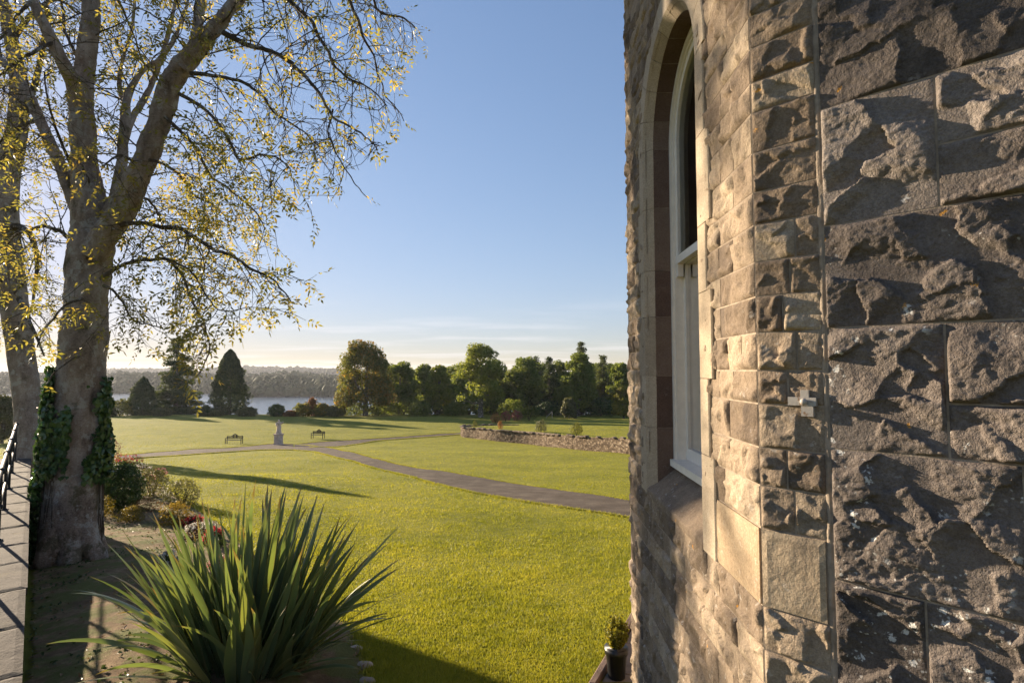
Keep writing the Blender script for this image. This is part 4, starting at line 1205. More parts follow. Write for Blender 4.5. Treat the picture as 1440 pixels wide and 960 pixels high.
# strip of dry gravelly soil along the rounded end of the wall
a_ = WLs[90:235]; inn = -nl[90:235]
wdt = (.3 + 1.9 * np.sin(np.linspace(0, np.pi, len(a_))) ** 1.2)
rows = [a_ + inn * (wdt * f)[:, None] for f in (0.12, .4, .7, 1.0)]
V = np.stack([p3(q[:, 0], q[:, 1], T(q[:, 0], q[:, 1]) + .035) for q in rows], 1)
M_drysoil = plain('dry_soil', (.30, .22, .12), .95, .1, .35, 2.5, .8, .03)
i = np.arange(len(a_) - 1)[:, None] * 4 + np.arange(3)[None]
m = MB(); m.add(V.reshape(-1, 3), np.stack([i, i + 1, i + 5, i + 4], -1).reshape(-1, 4))
tag(m.build('dry_border', M_drysoil), 'pale dry soil border behind the rounded end of the retaining wall', 'border', kind='structure')

# ================================================================== GRASS BLADES
rgr = np.random.default_rng(77)
PAVE = px_line([(828, 968), (853, 938), (872, 915), (1000, 905), (1000, 1100), (700, 1100)])
def blades(mb, P, hgt, wid, r, lean=.55):
    n = len(P)
    a = r.uniform(0, 2 * np.pi, n); side = np.stack([np.cos(a), np.sin(a), 0 * a], -1)
    b = r.uniform(0, 2 * np.pi, n); ln = np.stack([np.cos(b), np.sin(b), 0 * b], -1) * (hgt * r.uniform(.1, 1.0, n) * lean * 1.6)[:, None]
    tip = P + ln; tip[:, 2] += hgt
    V = np.stack([P - side * wid[:, None] / 2, P + side * wid[:, None] / 2, tip], 1)
    mb.add(V.reshape(-1, 3), np.arange(n * 3).reshape(n, 3))
N = 760000
yt_ = np.linspace(2.6, 117, 4000); ang_ = (CAM[2] - np.interp(yt_, _ys, _zs)) / yt_      # density falls off with distance
y = np.interp(rgr.uniform(.088, .66, N), ang_[::-1], yt_[::-1]); x = y * rgr.uniform(-1.03, .34, N)
okh = np.ones(N, bool)
okh &= (y < 117) & (y > 2.5) & ~in_poly(x, y, BED) & ~in_poly(x, y, TPOLY) & ~in_poly(x, y, PAVE)
for PP in path_polys: okh &= ~in_poly(x, y, PP)
okh &= ~((x > .8) & (y < 5.0)) 
sidew = x * gp_[0] + y * gp_[1]; alongw = x * gd[0] + y * gd[1]
okh &= ~((sidew > -.1) & (sidew < .75) & (alongw < W_END))
x, y = x[okh], y[okh]; P = p3(x, y, G(x, y) - .005); n = len(P)
cl = .5 + .5 * vnoise(p3(x * 1.2, y * 1.2, 2.)) 
hg = (.020 + .026 * rgr.random(n)) * (.62 + .75 * cl * (.6 + .8 * (.5 + .5 * vnoise(p3(x * 4.5, y * 4.5, 8.))))); wd = np.clip(.0042 + .00105 * y, .005, .07) * rgr.uniform(.7, 1.4, n)
gm = MB(); blades(gm, P, hg, wd, rgr)
# upper lawn
N2 = 60000
yt_ = np.linspace(36, 108, 800); ang_ = (CAM[2] - T(0 * yt_, yt_)) / yt_; o_ = np.argsort(ang_)
y2 = np.interp(rgr.uniform(.085, .14, N2), ang_[o_], yt_[o_]); x2 = y2 * rgr.uniform(-.1, .34, N2)
ok2 = in_poly(x2, y2, TPOLY); x2, y2 = x2[ok2], y2[ok2]; H2 = p3(x2, y2, T(x2, y2))
blades(gm, H2 + [0, 0, -.01], np.full(len(H2), .045), np.full(len(H2), .06), rgr)
tag(gm.build('lawn_grass', M_blade), 'short yellow green grass blades of the mown lawn', 'grass', kind='stuff')
# taller unmown fringe along path and bed edges
fr_ = []
for A, B in paths:
    for L_ in (A, B):
        q = resample(smooth_line(L_, 60), 8000); q = q + rgr.normal(0, .055, q.shape) * (1 + .8 * vnoise(p3(q[:, 0] * 2, q[:, 1] * 2, 3.)))[:, None]; fr_.append(q[(q[:, 1] > 6) & (q[:, 1] < 75)])
qb = resample(BED, 9000); qb = qb + rgr.normal(0, .05, qb.shape); qb = qb[(qb[:, 1] > 4.2) & ~((qb @ gp_ > -.3) & (qb @ gd < W_END))]
fr_.append(qb)
q = np.concatenate(fr_); P = p3(q[:, 0], q[:, 1], G(q[:, 0], q[:, 1])); n = len(P)
gm = MB(); blades(gm, P, .05 + .05 * rgr.random(n), np.clip(.005 + .0011 * q[:, 1], .006, .07), rgr, .8)
tag(gm.build('edge_grass', M_blade), 'longer grass fringing the paths and the planting bed', 'grass', kind='stuff')

# ================================================================== SHRUBS, FLOWERS
def leaf_quads(C, Nn, s, asp, r, fold=0.0):
    n = len(C)
    Nn = Nn / (np.linalg.norm(Nn, axis=1, keepdims=True) + 1e-9)
    tv = r.normal(0, 1, (n, 3)); tv -= Nn * (tv * Nn).sum(1, keepdims=True); tv /= np.linalg.norm(tv, axis=1, keepdims=True) + 1e-9
    bv = np.cross(Nn, tv); s = np.broadcast_to(np.asarray(s, float), (n,))[:, None]
    return np.stack([C - tv * s * .5, C + bv * s * asp * .5 + Nn * s * fold, C + tv * s * .5, C - bv * s * asp * .5 + Nn * s * fold], 1).reshape(-1, 3), np.arange(n * 4).reshape(n, 4)
def bush_mesh(mb, c, rad, n, s, r, rough=.35, asp=.6, fill=.55, seed=0., floor=None):
    d = r.normal(0, 1, (n, 3)); d /= np.linalg.norm(d, axis=1, keepdims=True)
    d[:, 2] = np.where((d[:, 2] < -.8), -d[:, 2], d[:, 2])
    k = (1 + rough * fbm(d * 2.2 + seed, 3) + rough * .6 * fbm(d * 6 + seed, 2)) * (fill + (1 - fill) * r.random(n) ** .4)
    C = np.asarray(c) + d * np.asarray(rad) * k[:, None]
    if floor is not None: C[:, 2] = np.maximum(C[:, 2], floor + s * .3 * r.random(n))
    mb.add(*leaf_quads(C, d + r.normal(0, .6, (n, 3)), s * r.uniform(.6, 1.3, n), asp, r, .08))
    return C
rb = np.random.default_rng(99)
M_yew = foliage('dark_yew', (.022, .042, .012), (.045, .08, .02), (.11, .16, .03), .2, .5)
M_olive = foliage('olive_shrub', (.055, .062, .026), (.105, .115, .042), (.19, .18, .07), .3)
M_gold = foliage('golden_shrub', (.08, .075, .015), (.17, .14, .022), (.34, .23, .04), .4)
M_lime = foliage('lime_shrub', (.04, .06, .01), (.09, .11, .016), (.20, .18, .03), .45)
M_rusty = foliage('rusty_shrub', (.10, .05, .022), (.22, .11, .04), (.36, .20, .06), .35)
M_purple = foliage('purple_shrub', (.14, .04, .045), (.26, .085, .08), (.36, .16, .12), .35, tyel=(1.2, .7, .6))
M_stem = plain('shrub_stem', (.08, .055, .035), .9, .1)
def bush(pxc, pyb, wpx, hpx, m_, label, n=2600, s=.055, name='shrub', asp=.6, fn=G, cat='shrub', group=None, lo_=3., rough=.35, depth=None):
    P, _ = hit(np.array([pxc]), np.array([pyb]), fn, lo_, 124.); P = P[0]
    if depth: x_, f_, u_ = ray(pxc, pyb); P = np.array([x_ / f_ * depth, depth, float(fn(x_ / f_ * depth, depth))])
    k = P[1] / FPX; w = wpx * k / 2; h = hpx * k
    e = empty(name, P, label, cat, group)
    mb = MB(); bush_mesh(mb, P + [0, 0, h * .44], (w, w, h * .56), n, s, rb, rough, asp, .5, rb.uniform(0, 50), P[2]); mb.build('foliage', [m_], e)
    st = MB()
    for q in range(5):
        a = rb.uniform(0, 6.28); d = np.array([math.cos(a), math.sin(a), 0])
        st.tube([P + [0, 0, -.03], P + d * w * .2 + [0, 0, h * .3], P + d * w * .45 + [0, 0, h * .62]], [max(.006, h * .03), max(.005, h * .02), max(.003, h * .008)], 5)
    st.build('stem', [M_stem], e)
    return e
bush(168, 720, 56, 66, M_yew, 'dense dark green rounded bush beside the big tree trunk', 9000, .075, rough=.2)
bush(213, 702, 46, 44, M_olive, 'olive brown twiggy shrub right of the dark green bush', 2600, .06)
bush(256, 712, 46, 36, M_olive, 'grey green twiggy shrub at the lawn edge of the bed', 2400, .055)
bush(143, 734, 30, 34, M_gold, 'small golden shrub against the foot of the big tree', 1500, .045)
bush(184, 738, 32, 26, M_gold, 'small low yellow shrub alone on the dry soil', 1600, .04)
bush(205, 724, 36, 22, M_rusty, 'low rusty brown shrub behind the small yellow one', 1500, .04)
bush(246, 742, 42, 34, M_gold, 'orange tipped yellow shrub near the white flowers', 2200, .045)
bush(152, 690, 26, 44, M_lime, 'bright lime green plant between trunk and dark bush', 1500, .06)
bush(150, 648, 34, 34, M_purple, 'dusky red brown shrub at the far end of the bed', 1600, .08)
bush(124, 652, 50, 40, M_olive, 'grey brown shrub behind the big tree trunk', 1600, .09)

def petals(name, col, tr=.35):
    return foliage(name, tuple(v * .7 for v in col), col, tuple(min(.9, v * 1.2) for v in col), tr, .6, .2, 1.0, (1, 1, 1), 3)
M_pred = petals('red_petal', (.55, .035, .04)); M_pwhite = petals('white_petal', (.62, .58, .50)); M_ppink = petals('pink_petal', (.60, .24, .22)); M_bronze = foliage('bronze_leaf', (.03, .018, .012), (.07, .035, .02), (.12, .07, .03), .25)
M_gleaf = foliage('flower_leaf', (.025, .045, .014), (.05, .08, .02), (.10, .12, .03), .3)
def flower_plant(pxc, pyb, wpx, hpx, mp, ml, label, nb=55, nl=700, group=None):
    P, _ = hit(np.array([pxc]), np.array([pyb]), G, 3., 60.); P = P[0]; k = P[1] / FPX; w = wpx * k / 2; h = hpx * k
    e = empty('flowering_plant', P, label, 'flowers', group)
    mb = MB(); bush_mesh(mb, P + [0, 0, h * .42], (w, w, h * .5), nl, .05, rb, .3, .75, .4, rb.uniform(0, 40), P[2]); mb.build('foliage', [ml], e)
    fb = MB()
    d = rb.normal(0, 1, (nb, 3)); d /= np.linalg.norm(d, axis=1, keepdims=True); d[:, 2] = np.abs(d[:, 2]) * .9 + .1
    C = P + [0, 0, h * .42] + d * np.array([w, w, h * .56]) * rb.uniform(.9, 1.12, (nb, 1))
    for c0, dd in zip(C, d):
        m5 = 7; off = rb.normal(0, 1, (m5, 3)) * .016
        fb.add(*leaf_quads(c0 + off, dd + rb.normal(0, .5, (m5, 3)), .034 * rb.uniform(.7, 1.3), .9, rb, .1))
    fb.build('blossom', [mp], e)
for a in [(170, 662, 26, 24, M_pred, M_bronze, 'red flowered plant at the far end of the bed'), (188, 660, 22, 22, M_pred, M_bronze, 'red flowered plant nearest the gravel path'), (160, 680, 24, 20, M_ppink, M_bronze, 'pink flowered plant behind the lime green plant'),
          (198, 672, 26, 20, M_pwhite, M_bronze, 'cream flowered plant at the lawn edge beside the red ones'), (185, 682, 24, 20, M_pwhite, M_bronze, 'white flowered plant behind the dark green bush'), (206, 682, 20, 16, M_ppink, M_bronze, 'pink flowered plant above the olive shrub'),
          (276, 764, 32, 28, M_pwhite, M_bronze, 'white flowered bronze leaved plant behind the spiky plant'), (292, 758, 22, 22, M_pwhite, M_gleaf, 'white flowered plant at the lawn edge behind the spiky plant'), (300, 775, 26, 32, M_pred, M_gleaf, 'bright scarlet flowered plant behind the spiky plant'),
          (306, 806, 22, 24, M_ppink, M_gleaf, 'salmon flowered plant half hidden by spiky leaves'), (236, 800, 24, 24, M_pwhite, M_gleaf, 'white flowered plant left of the spiky leaves'), (222, 676, 22, 18, M_ppink, M_bronze, 'pink flowered plant at the lawn edge past the olive shrub'), (270, 745, 24, 20, M_pred, M_bronze, 'dark red flowered plant at the lawn edge by the grey green shrub'), (150, 702, 22, 18, M_pwhite, M_gleaf, 'small white flowered plant against the big trunk'), (248, 850, 26, 20, M_pwhite, M_gleaf, 'low white flowered plant under the spiky leaves'), (318, 842, 26, 24, M_pwhite, M_gleaf, 'white flowered plant deep inside the spiky leaves')]:
    flower_plant(*a)

# the big spiky plant in front
t = NT('spiky_leaf')
at_ = t.new('ShaderNodeAttribute', attribute_name='tint').outputs['Fac']
g_ = t.new('ShaderNodeNewGeometry'); rnd = g_.outputs['Random Per Island']
c = t.ramp(rnd, [(.0, (.08, .115, .055)), (.45, (.135, .175, .09)), (.8, (.13, .17, .07)), (.955, (.19, .21, .08)), (.97, (.24, .17, .06))])
c = t.mix(t.rng(at_, .70, .95), c, (.22, .21, .10))
c = t.mix(t.math('MULTIPLY', t.rng(t.noise(t.pos(), 3.0, 4), .58, .72), .4), c, (.16, .12, .03))
c = t.mix(t.rng(at_, 1.15, 1.6), c, (.17, .10, .045))
d = t.bsdf(c, .34, None, .45)
tr_ = t.new('ShaderNodeBsdfTranslucent'); t.l.new(t.mix(1.0, c, (1.5, 1.5, .6), 'MULTIPLY'), tr_.inputs[0])
mx = t.new('ShaderNodeMixShader'); mx.inputs[0].default_value = .28; t.l.new(d, mx.inputs[1]); t.l.new(tr_.outputs[0], mx.inputs[2])
M_spiky = t.done(mx.outputs[0])
pc_, _ = hit(np.array([348]), np.array([952]), G, 3., 20.); pc_ = pc_[0] + [0, 0, .08]
rs = np.random.default_rng(14)
sp = MB()
def strap(base, az, L, w, tilt, droop, r, twist=0.0):
    n = 15; t_ = np.linspace(0, 1, n)
    ang = tilt + droop * t_ ** 2.2                       # angle from the vertical
    ds = L / (n - 1)
    hx = np.concatenate([[0], np.cumsum(np.sin(ang[:-1]) * ds)]); hz = np.concatenate([[0], np.cumsum(np.cos(ang[:-1]) * ds)])
    d = np.array([math.cos(az), math.sin(az), 0]); sd = np.array([-d[1], d[0], 0])
    C = base + d * hx[:, None] + np.array([0, 0, 1.]) * hz[:, None] + sd * (.05 * L * np.sin(t_ * 2.5 + r.uniform(0, 6)) * t_)[:, None]
    T_ = np.gradient(C, axis=0); T_ /= np.linalg.norm(T_, axis=1, keepdims=True)
    tw = twist * t_
    N0 = np.cross(T_, sd); N0 /= np.linalg.norm(N0, axis=1, keepdims=True)
    S_ = sd * np.cos(tw)[:, None] + N0 * np.sin(tw)[:, None]; Nn = np.cross(S_, T_)
    ww = w * np.clip(np.minimum(.62 + t_ * 1.1, 1) * (1 - t_ ** 3.2), .012, 1)
    fold = .34 * (1 - .5 * t_)
    rows = [C - S_ * ww[:, None] * .5 + Nn * (ww * fold)[:, None] * .5, C - S_ * ww[:, None] * .42 + Nn * (ww * fold)[:, None] * .41, C, C + S_ * ww[:, None] * .42 + Nn * (ww * fold)[:, None] * .41, C + S_ * ww[:, None] * .5 + Nn * (ww * fold)[:, None] * .5]
    V = np.stack(rows, 1); i = np.arange(n - 1)[:, None] * 5 + np.arange(4)[None]
    sp.add(V.reshape(-1, 3), np.stack([i, i + 1, i + 6, i + 5], -1).reshape(-1, 4), 0, (np.array([1, .6, 0, .6, 1])[None] + (t_ > r.uniform(.86, 1.0))[:, None] * 1.2).ravel())
for k in range(215):
    az = rs.uniform(0, 2 * np.pi); rad_ = .42 * math.sqrt(rs.random())
    b = pc_ + np.array([math.cos(az) * rad_ * 1.25, math.sin(az) * rad_, -.03])
    o_ = rad_ / .42
    tl = .03 + .66 * o_ ** 1.2 * rs.uniform(.5, 1.15); L = rs.uniform(1.15, 2.0) * (1 - .18 * o_)
    az2 = az + rs.normal(0, .5)
    strap(b, az2, L, rs.uniform(.066, .104), tl, rs.uniform(.0, .35) + .55 * o_ * rs.random() ** 2, rs, rs.normal(0, .5))
for az, L, tl, dr in [(3.0, 1.75, .95, .75), (2.85, 1.5, 1.05, .5), (3.25, 1.6, .8, .9), (3.5, 1.4, 1.0, .7), (2.6, 1.35, .85, .6), (3.9, 1.2, 1.1, .5), (4.4, 1.1, 1.0, .6), (5.0, 1.1, 1.0, .5), (5.6, 1.15, .95, .5), (-.25, 1.35, .95, .4), (.05, 1.45, .9, .35), (.3, 1.4, .8, .4), (-.5, 1.2, 1.05, .4), (.15, 1.2, 1.1, .3), (.5, 1.5, .7, .3), (2.9, 1.3, 1.2, .4), (3.1, 1.15, .7, 1.3), (.1, 1.0, .6, 1.4), (5.9, 1.3, .8, .6), (.2, 1.75, .62, .25), (.0, 1.6, .72, .3)]:
    b = pc_ + np.array([math.cos(az) * .38, math.sin(az) * .32, 0]); strap(b, az, L, rs.uniform(.055, .08), tl, dr, rs, rs.normal(0, .6))
for k in range(34):      # dead and hanging leaves round the foot
    az = rs.uniform(0, 2 * np.pi); b = pc_ + np.array([math.cos(az) * .40, math.sin(az) * .34, -.02])
    strap(b, az, rs.uniform(.6, 1.15), rs.uniform(.045, .08), rs.uniform(.7, 1.15), rs.uniform(.5, 1.2), rs, rs.normal(0, 1.2))
phx = sp.build('spiky_plant', [M_spiky], smooth=True, attr='tint')
tag(phx, 'large clump of tall sword shaped green leaves filling the front of the bed', 'plant')
# weeds and fallen leaves on the soil
rwd = np.random.default_rng(4)
N3 = 16000
q = np.stack([rwd.uniform(BED[:, 0].min(), 1, N3), rwd.uniform(4, 17, N3)], -1)
q = q[in_poly(q[:, 0], q[:, 1], BED) & (q @ gp_ < -.05)]
nz = fbm(p3(q[:, 0] * 1.1, q[:, 1] * 1.1, 6.), 3)
qw = q[nz > .06]; ql = q[nz <= .06][::3]
zb_ = lambda u: bedz(u[:, 0], u[:, 1], edge_dist(u[:, 0], u[:, 1], BED))
wm = MB(); C = np.repeat(p3(qw[:, 0], qw[:, 1], zb_(qw) + .015), 3, 0) + rwd.normal(0, .03, (len(qw) * 3, 3)) * [1, 1, .3]
wm.add(*leaf_quads(C, rwd.normal(0, .6, C.shape) + [0, 0, 1], .045 * rwd.uniform(.5, 1.4, len(C)), .7, rwd, .1))
tag(wm.build('weeds', M_gleaf), 'low green weeds scattered over the dry soil', 'weeds', kind='stuff')
lm = MB(); C = p3(ql[:, 0], ql[:, 1], zb_(ql) + .012)
lm.add(*leaf_quads(C, rwd.normal(0, .35, C.shape) + [0, 0, 1], .06 * rwd.uniform(.5, 1.3, len(C)), .45, rwd, .15))
M_dead = foliage('dead_leaf', (.10, .05, .02), (.20, .12, .05), (.32, .22, .09), .15)
tag(lm.build('fallen_leaves', M_dead), 'dry brown leaves lying on the planting bed', 'leaves', kind='stuff')

ico = []
t_ = (1 + 5 ** .5) / 2
iv = np.array([(-1, t_, 0), (1, t_, 0), (-1, -t_, 0), (1, -t_, 0), (0, -1, t_), (0, 1, t_), (0, -1, -t_), (0, 1, -t_), (t_, 0, -1), (t_, 0, 1), (-t_, 0, -1), (-t_, 0, 1)], float); iv /= np.linalg.norm(iv[0])
if_ = [(0, 11, 5), (0, 5, 1), (0, 1, 7), (0, 7, 10), (0, 10, 11), (1, 5, 9), (5, 11, 4), (11, 10, 2), (10, 7, 6), (7, 1, 8), (3, 9, 4), (3, 4, 2), (3, 2, 6), (3, 6, 8), (3, 8, 9), (4, 9, 5), (2, 4, 11), (6, 2, 10), (8, 6, 7), (9, 8, 1)]
vs = [tuple(v) for v in iv]; fs = []
cache = {}
def midp(a, b):
    k_ = (min(a, b), max(a, b))
    if k_ not in cache:
        v = np.array(vs[a]) + np.array(vs[b]); v /= np.linalg.norm(v); vs.append(tuple(v)); cache[k_] = len(vs) - 1
    return cache[k_]
for a, b, c in if_:
    ab, bc, ca = midp(a, b), midp(b, c), midp(c, a); fs += [(a, ab, ca), (b, bc, ab), (c, ca, bc), (ab, bc, ca)]
IV = np.array(vs); IF = np.array(fs)
IVs, IFs = IV, IF
cache = {}; fs2 = []
for a, b, c in fs:
    ab, bc, ca = midp(a, b), midp(b, c), midp(c, a); fs2 += [(a, ab, ca), (b, bc, ab), (c, ca, bc), (ab, bc, ca)]
IVs, IFs = np.array(vs), np.array(fs2)
M_edge = plain('edging_stone', (.30, .26, .22), .95, .1, .3, 7, .7, .01)
for k, (ex, ey, es) in enumerate([(500, 912, .075), (512, 936, .09), (516, 958, .08)]):
    q, _ = hit(np.array([ex]), np.array([ey]), G, 3., 20.); q = q[0]
    mb = MB(); V_ = IVs * np.array([es, es * .75, es * .5]) * (1 + .35 * fbm(IVs * 1.3 + k * 7, 3))[:, None]
    mb.add(V_ + q + [0, 0, es * .02], IFs)
    tag(mb.build('edging_stone', M_edge, smooth=True), 'rough pale stone edging the bed beside the spiky plant', 'stone', 'edging stones of the planting bed')

# ================================================================== PAVING, POT PLANT
q = px_line([(826, 972), (853, 938), (866, 920), (886, 905)])
M_pave = plain('paving_slab', (.20, .165, .13), .9, .15, .3, 6, .6, .01)
M_kerb = plain('kerb_stone', (.17, .12, .095), .9, .15, .3, 9, .6, .01)
kA = np.array([q[0][0], q[0][1]]); kB = np.array([q[2][0], q[2][1]]); kd = (kB - kA) / np.linalg.norm(kB - kA); kn = np.array([kd[1], -kd[0]])
kz = float(G(*(kA + kB) / 2)) + .02
mb = MB()
for a in np.arange(-2.6, 1.6, .62):
    for b in (0.06, .50, .94):
        c0 = kA + kd * (a + .31) + kn * (b + .215)
        mb.box((c0[0], c0[1], kz - .04), (.61, .43, .10), math.atan2(kd[1], kd[0]), 0, .006)
tag(mb.build('pavement', M_pave), 'stone slab paving at the foot of the building', 'paving', kind='structure')
mb = MB()
for a in np.arange(-2.6, 1.6, .9): 
    c0 = kA + kd * (a + .45) + kn * .01; mb.box((c0[0], c0[1], kz - .03), (.89, .07, .19), math.atan2(kd[1], kd[0]), 0, .01)
tag(mb.build('kerb', M_kerb), 'narrow brown kerb between lawn and paving', 'kerb', kind='structure')
pz = kz + .011
xp, fp, up_ = ray(867, 951); Yp = (CAM[2] - pz) / (-up_ / fp); pp = np.array([xp / fp * Yp, Yp, pz])
M_pot = plain('black_plastic', (.014, .014, .015), .42, .4, .2, 20, .1, .002)
M_conif = foliage('golden_conifer', (.09, .11, .018), (.21, .21, .03), (.40, .31, .05), .45)
POT = empty('potted_plant', pp, 'small golden conifer in a black pot by the building', 'potted plant')
s_ = Yp / FPX
mb = MB(); rp = 15.5 * s_; hp = 40 * s_
mb.tube([pp + [0, 0, z * hp] for z in (0, .02, .80, .801, .99, 1.0, .985, .90)], [rp * .70, rp * .74, rp * .93, rp * 1.02, rp * 1.05, rp * 1.0, rp * .93, rp * .92], 24, cap=False)
mb.build('pot', [M_pot], POT, smooth=True)
mb = MB(); mb.tube([pp + [0, 0, hp * .88], pp + [0, 0, hp * .90]], [rp * .92, rp * .90], 20); mb.build('soil', [M_soil], POT)
mb = MB()
for k in range(60):
    a = rb.uniform(0, 6.28); o_ = math.sqrt(rb.random()) ; d = np.array([math.cos(a), math.sin(a), 0]) * rp * 1.12 * o_
    top_ = hp + 44 * s_ * rb.uniform(.55, 1.1) * (1 - .45 * o_ ** 2); n = 70
    tt = rb.random(n); C = pp + np.outer(.35 + .65 * tt, d) + np.array([0, 0, 1.]) * (hp * .9 + (top_ - hp * .9) * tt)[:, None] + rb.normal(0, .007, (n, 3))
    mb.add(*leaf_quads(C, rb.normal(0, 1, (n, 3)) + d * 4, .032 * rb.uniform(.6, 1.3, n), .5, rb))
mb.build('foliage', [M_conif], POT)

# ================================================================== STATUE AND BENCHES
M_stat = plain('statue_stone', (.60, .47, .37), .85, .2, .3, 5, .6, .02)
ps, _ = hit(np.array([391.5]), np.array([625.2]), G, 20., 100.); ps = ps[0]; ks = ps[1] / FPX
SH = 35.0 * ks; a0 = -.35
ST = empty('statue', ps, 'pale stone statue of a robed figure on a square pedestal', 'statue')
mb = MB(); pw = 9.6 * ks; ph_ = SH * .44
for (z0, z1, w_) in ((-.06, .07, 1.12), (.0701, .12, 1.02), (.1201, .86, .90), (.8601, .92, 1.0), (.9201, 1.0, 1.10)):
    mb.box(ps + [0, 0, (z0 + z1) / 2 * ph_], (pw * w_, pw * w_, (z1 - z0) * ph_), a0, 0, .03)
mb.build('pedestal', [M_stat], ST)
fg = MB(); fh = SH - ph_; f0 = ps + [0, 0, ph_]
# robed body as one lofted surface: (height, half width, half depth, sideways shift)
secs = [(0, .19, .17, .0), (.03, .205, .18, 0), (.10, .185, .165, 0), (.25, .155, .145, .01), (.40, .145, .13, .02), (.52, .155, .135, .02), (.58, .14, .115, .015), (.64, .125, .10, .005), (.70, .15, .11, .0), (.77, .175, .105, -.005), (.81, .165, .09, -.005), (.84, .09, .07, 0), (.86, .05, .05, .0), (.875, .05, .052, .0), (.895, .068, .075, .0), (.93, .078, .09, .0), (.965, .07, .085, 0), (.99, .045, .055, 0), (1.0, .01, .012, 0)]
th = np.linspace(0, 2 * np.pi, 28, endpoint=False); rows = []
for (h_, a_, b_, s_) in secs:
    fl = 1 + (.10 * np.sin(th * 7 + h_ * 6) * (1 - sstep(.5, .62, h_)))
    rows.append(np.stack([f0[0] + (np.cos(th) * a_ * fl + s_) * fh * .95, f0[1] + np.sin(th) * b_ * fl * fh * .95, np.full(28, f0[2] + h_ * fh)], -1))
V = np.stack(rows); i = np.arange(len(secs) - 1)[:, None] * 28; j = np.arange(28)[None]
fg.add(V.reshape(-1, 3), np.stack([i + j, i + (j + 1) % 28, i + 28 + (j + 1) % 28, i + 28 + j], -1).reshape(-1, 4))
def fpt(x, y, z): return f0 + np.array([x * fh * .95, y * fh * .95, z * fh])
fg.tube([fpt(.13, 0, .79), fpt(.24, -.06, .70), fpt(.33, -.16, .76), fpt(.37, -.19, .82)], [.055 * fh * .95, .05 * fh * .95, .036 * fh * .95, .03 * fh * .95], 10)
fg.tube([fpt(.36, -.19, .81), fpt(.385, -.20, .85), fpt(.40, -.2, .88)], [.045 * fh * .95, .055 * fh * .95, .02 * fh * .95], 8)
fg.tube([fpt(-.14, 0, .79), fpt(-.19, -.05, .66), fpt(-.10, -.16, .58), fpt(.0, -.17, .60)], [.055 * fh * .95, .05 * fh * .95, .04 * fh * .95, .035 * fh * .95], 10)
fg.tube([fpt(0, -.075, .935), fpt(0, -.105, .915)], [.012 * fh, .016 * fh], 6)
fg.build('figure', [M_stat], ST, smooth=True)

M_bench = plain('bench_wood', (.035, .032, .028), .7, .25, .3, 8, .4, .006)
def bench(pxc, pyb, wpx, label, rz):
    P, _ = hit(np.array([pxc]), np.array([pyb]), G, 20., 110.); P = P[0]; k = P[1] / FPX; w = wpx * k; 
    e = empty('garden_bench', P, label, 'bench', 'dark benches on the lawn by the statue')
    ca, sa = math.cos(rz), math.sin(rz); u = np.array([ca, sa, 0]); v = np.array([-sa, ca, 0])
    loc = lambda x, y, z: P + u * x + v * y + np.array([0, 0, z])
    mb = MB()
    for q in range(5): c0 = loc(0, -.24 + q * .105, .44); mb.box(c0, (w * .96, .085, .035), rz, 0, .008)
    mb.build('seat', [M_bench], e)
    mb = MB()
    n = 40; xs = np.linspace(-w * .48, w * .48, n)
    prof = .78 + .05 * np.abs(np.cos(xs / w * 2 * np.pi)) + .24 * np.exp(-(xs / (w * .17)) ** 2)
    mb.tube([loc(x_, .26, z_) for x_, z_ in zip(xs, prof)], .032, 8)
    mb.box(loc(0, .25, .56), (w * .96, .04, .05), rz, 0, .008)
    for x_ in np.linspace(-w * .44, w * .44, 15): mb.box(loc(x_, .255, (.56 + np.interp(x_, xs, prof)) / 2), (.055, .025, np.interp(x_, xs, prof) - .58), rz)
    for x_ in np.linspace(-w * .14, w * .14, 7): mb.box(loc(x_, .262, .80), (.035, .025, .30), rz)
    mb.build('backrest', [M_bench], e)
    for sx in (-1, 1):
        mb = MB(); mb.tube([loc(sx * w * .48, -.30, .64), loc(sx * w * .48, -.1, .68), loc(sx * w * .48, .1, .67), loc(sx * w * .48, .27, .70)], .035, 8); mb.build('armrest', [M_bench], e)
        for sy, hh in ((-.25, .64), (.26, .84)):
            mb = MB(); mb.box(loc(sx * w * .48, sy, hh / 2 - .03), (.065, .065, hh + .06), rz, 0, .01); mb.build('leg', [M_bench], e)
bench(329, 623.8, 21.5, 'dark curved back garden bench left of the statue', .12)
bench(447, 616.2, 17.5, 'dark curved back garden bench right of the statue and further off', -.12)

# shrubs on the retaining wall and the upper lawn
bush(668, 600, 7, 9, M_lime, 'tiny green tuft on the rounded end of the retaining wall', 500, .10, fn=T, lo_=30.)
bush(703.5, 603, 8, 11, M_rusty, 'small reddish shrub on the retaining wall', 600, .10, fn=T, lo_=30.)
bush(761, 607, 17, 16, M_olive, 'loose green shrub growing over the middle of the retaining wall', 1100, .12, fn=T, lo_=30., rough=.6)
bush(811, 612, 19, 17, M_lime, 'rounded green rose bush on the right part of the retaining wall', 1300, .10, fn=T, lo_=30.)
bush(697, 594, 15, 13, M_rusty, 'pinkish brown rounded shrub at the end of the upper border', 900, .16, fn=T, lo_=40.)
bush(711, 592, 16, 14, M_purple, 'deep red shrub in the middle of the upper border', 900, .16, fn=T, lo_=40.)
bush(727, 590.5, 16, 13, M_purple, 'low maroon shrub beside the big green one on the upper lawn', 900, .16, fn=T, lo_=40.)
bush(744, 590.5, 28, 20, M_lime, 'large yellow green shrub on the upper lawn', 1500, .18, fn=T, lo_=40.)
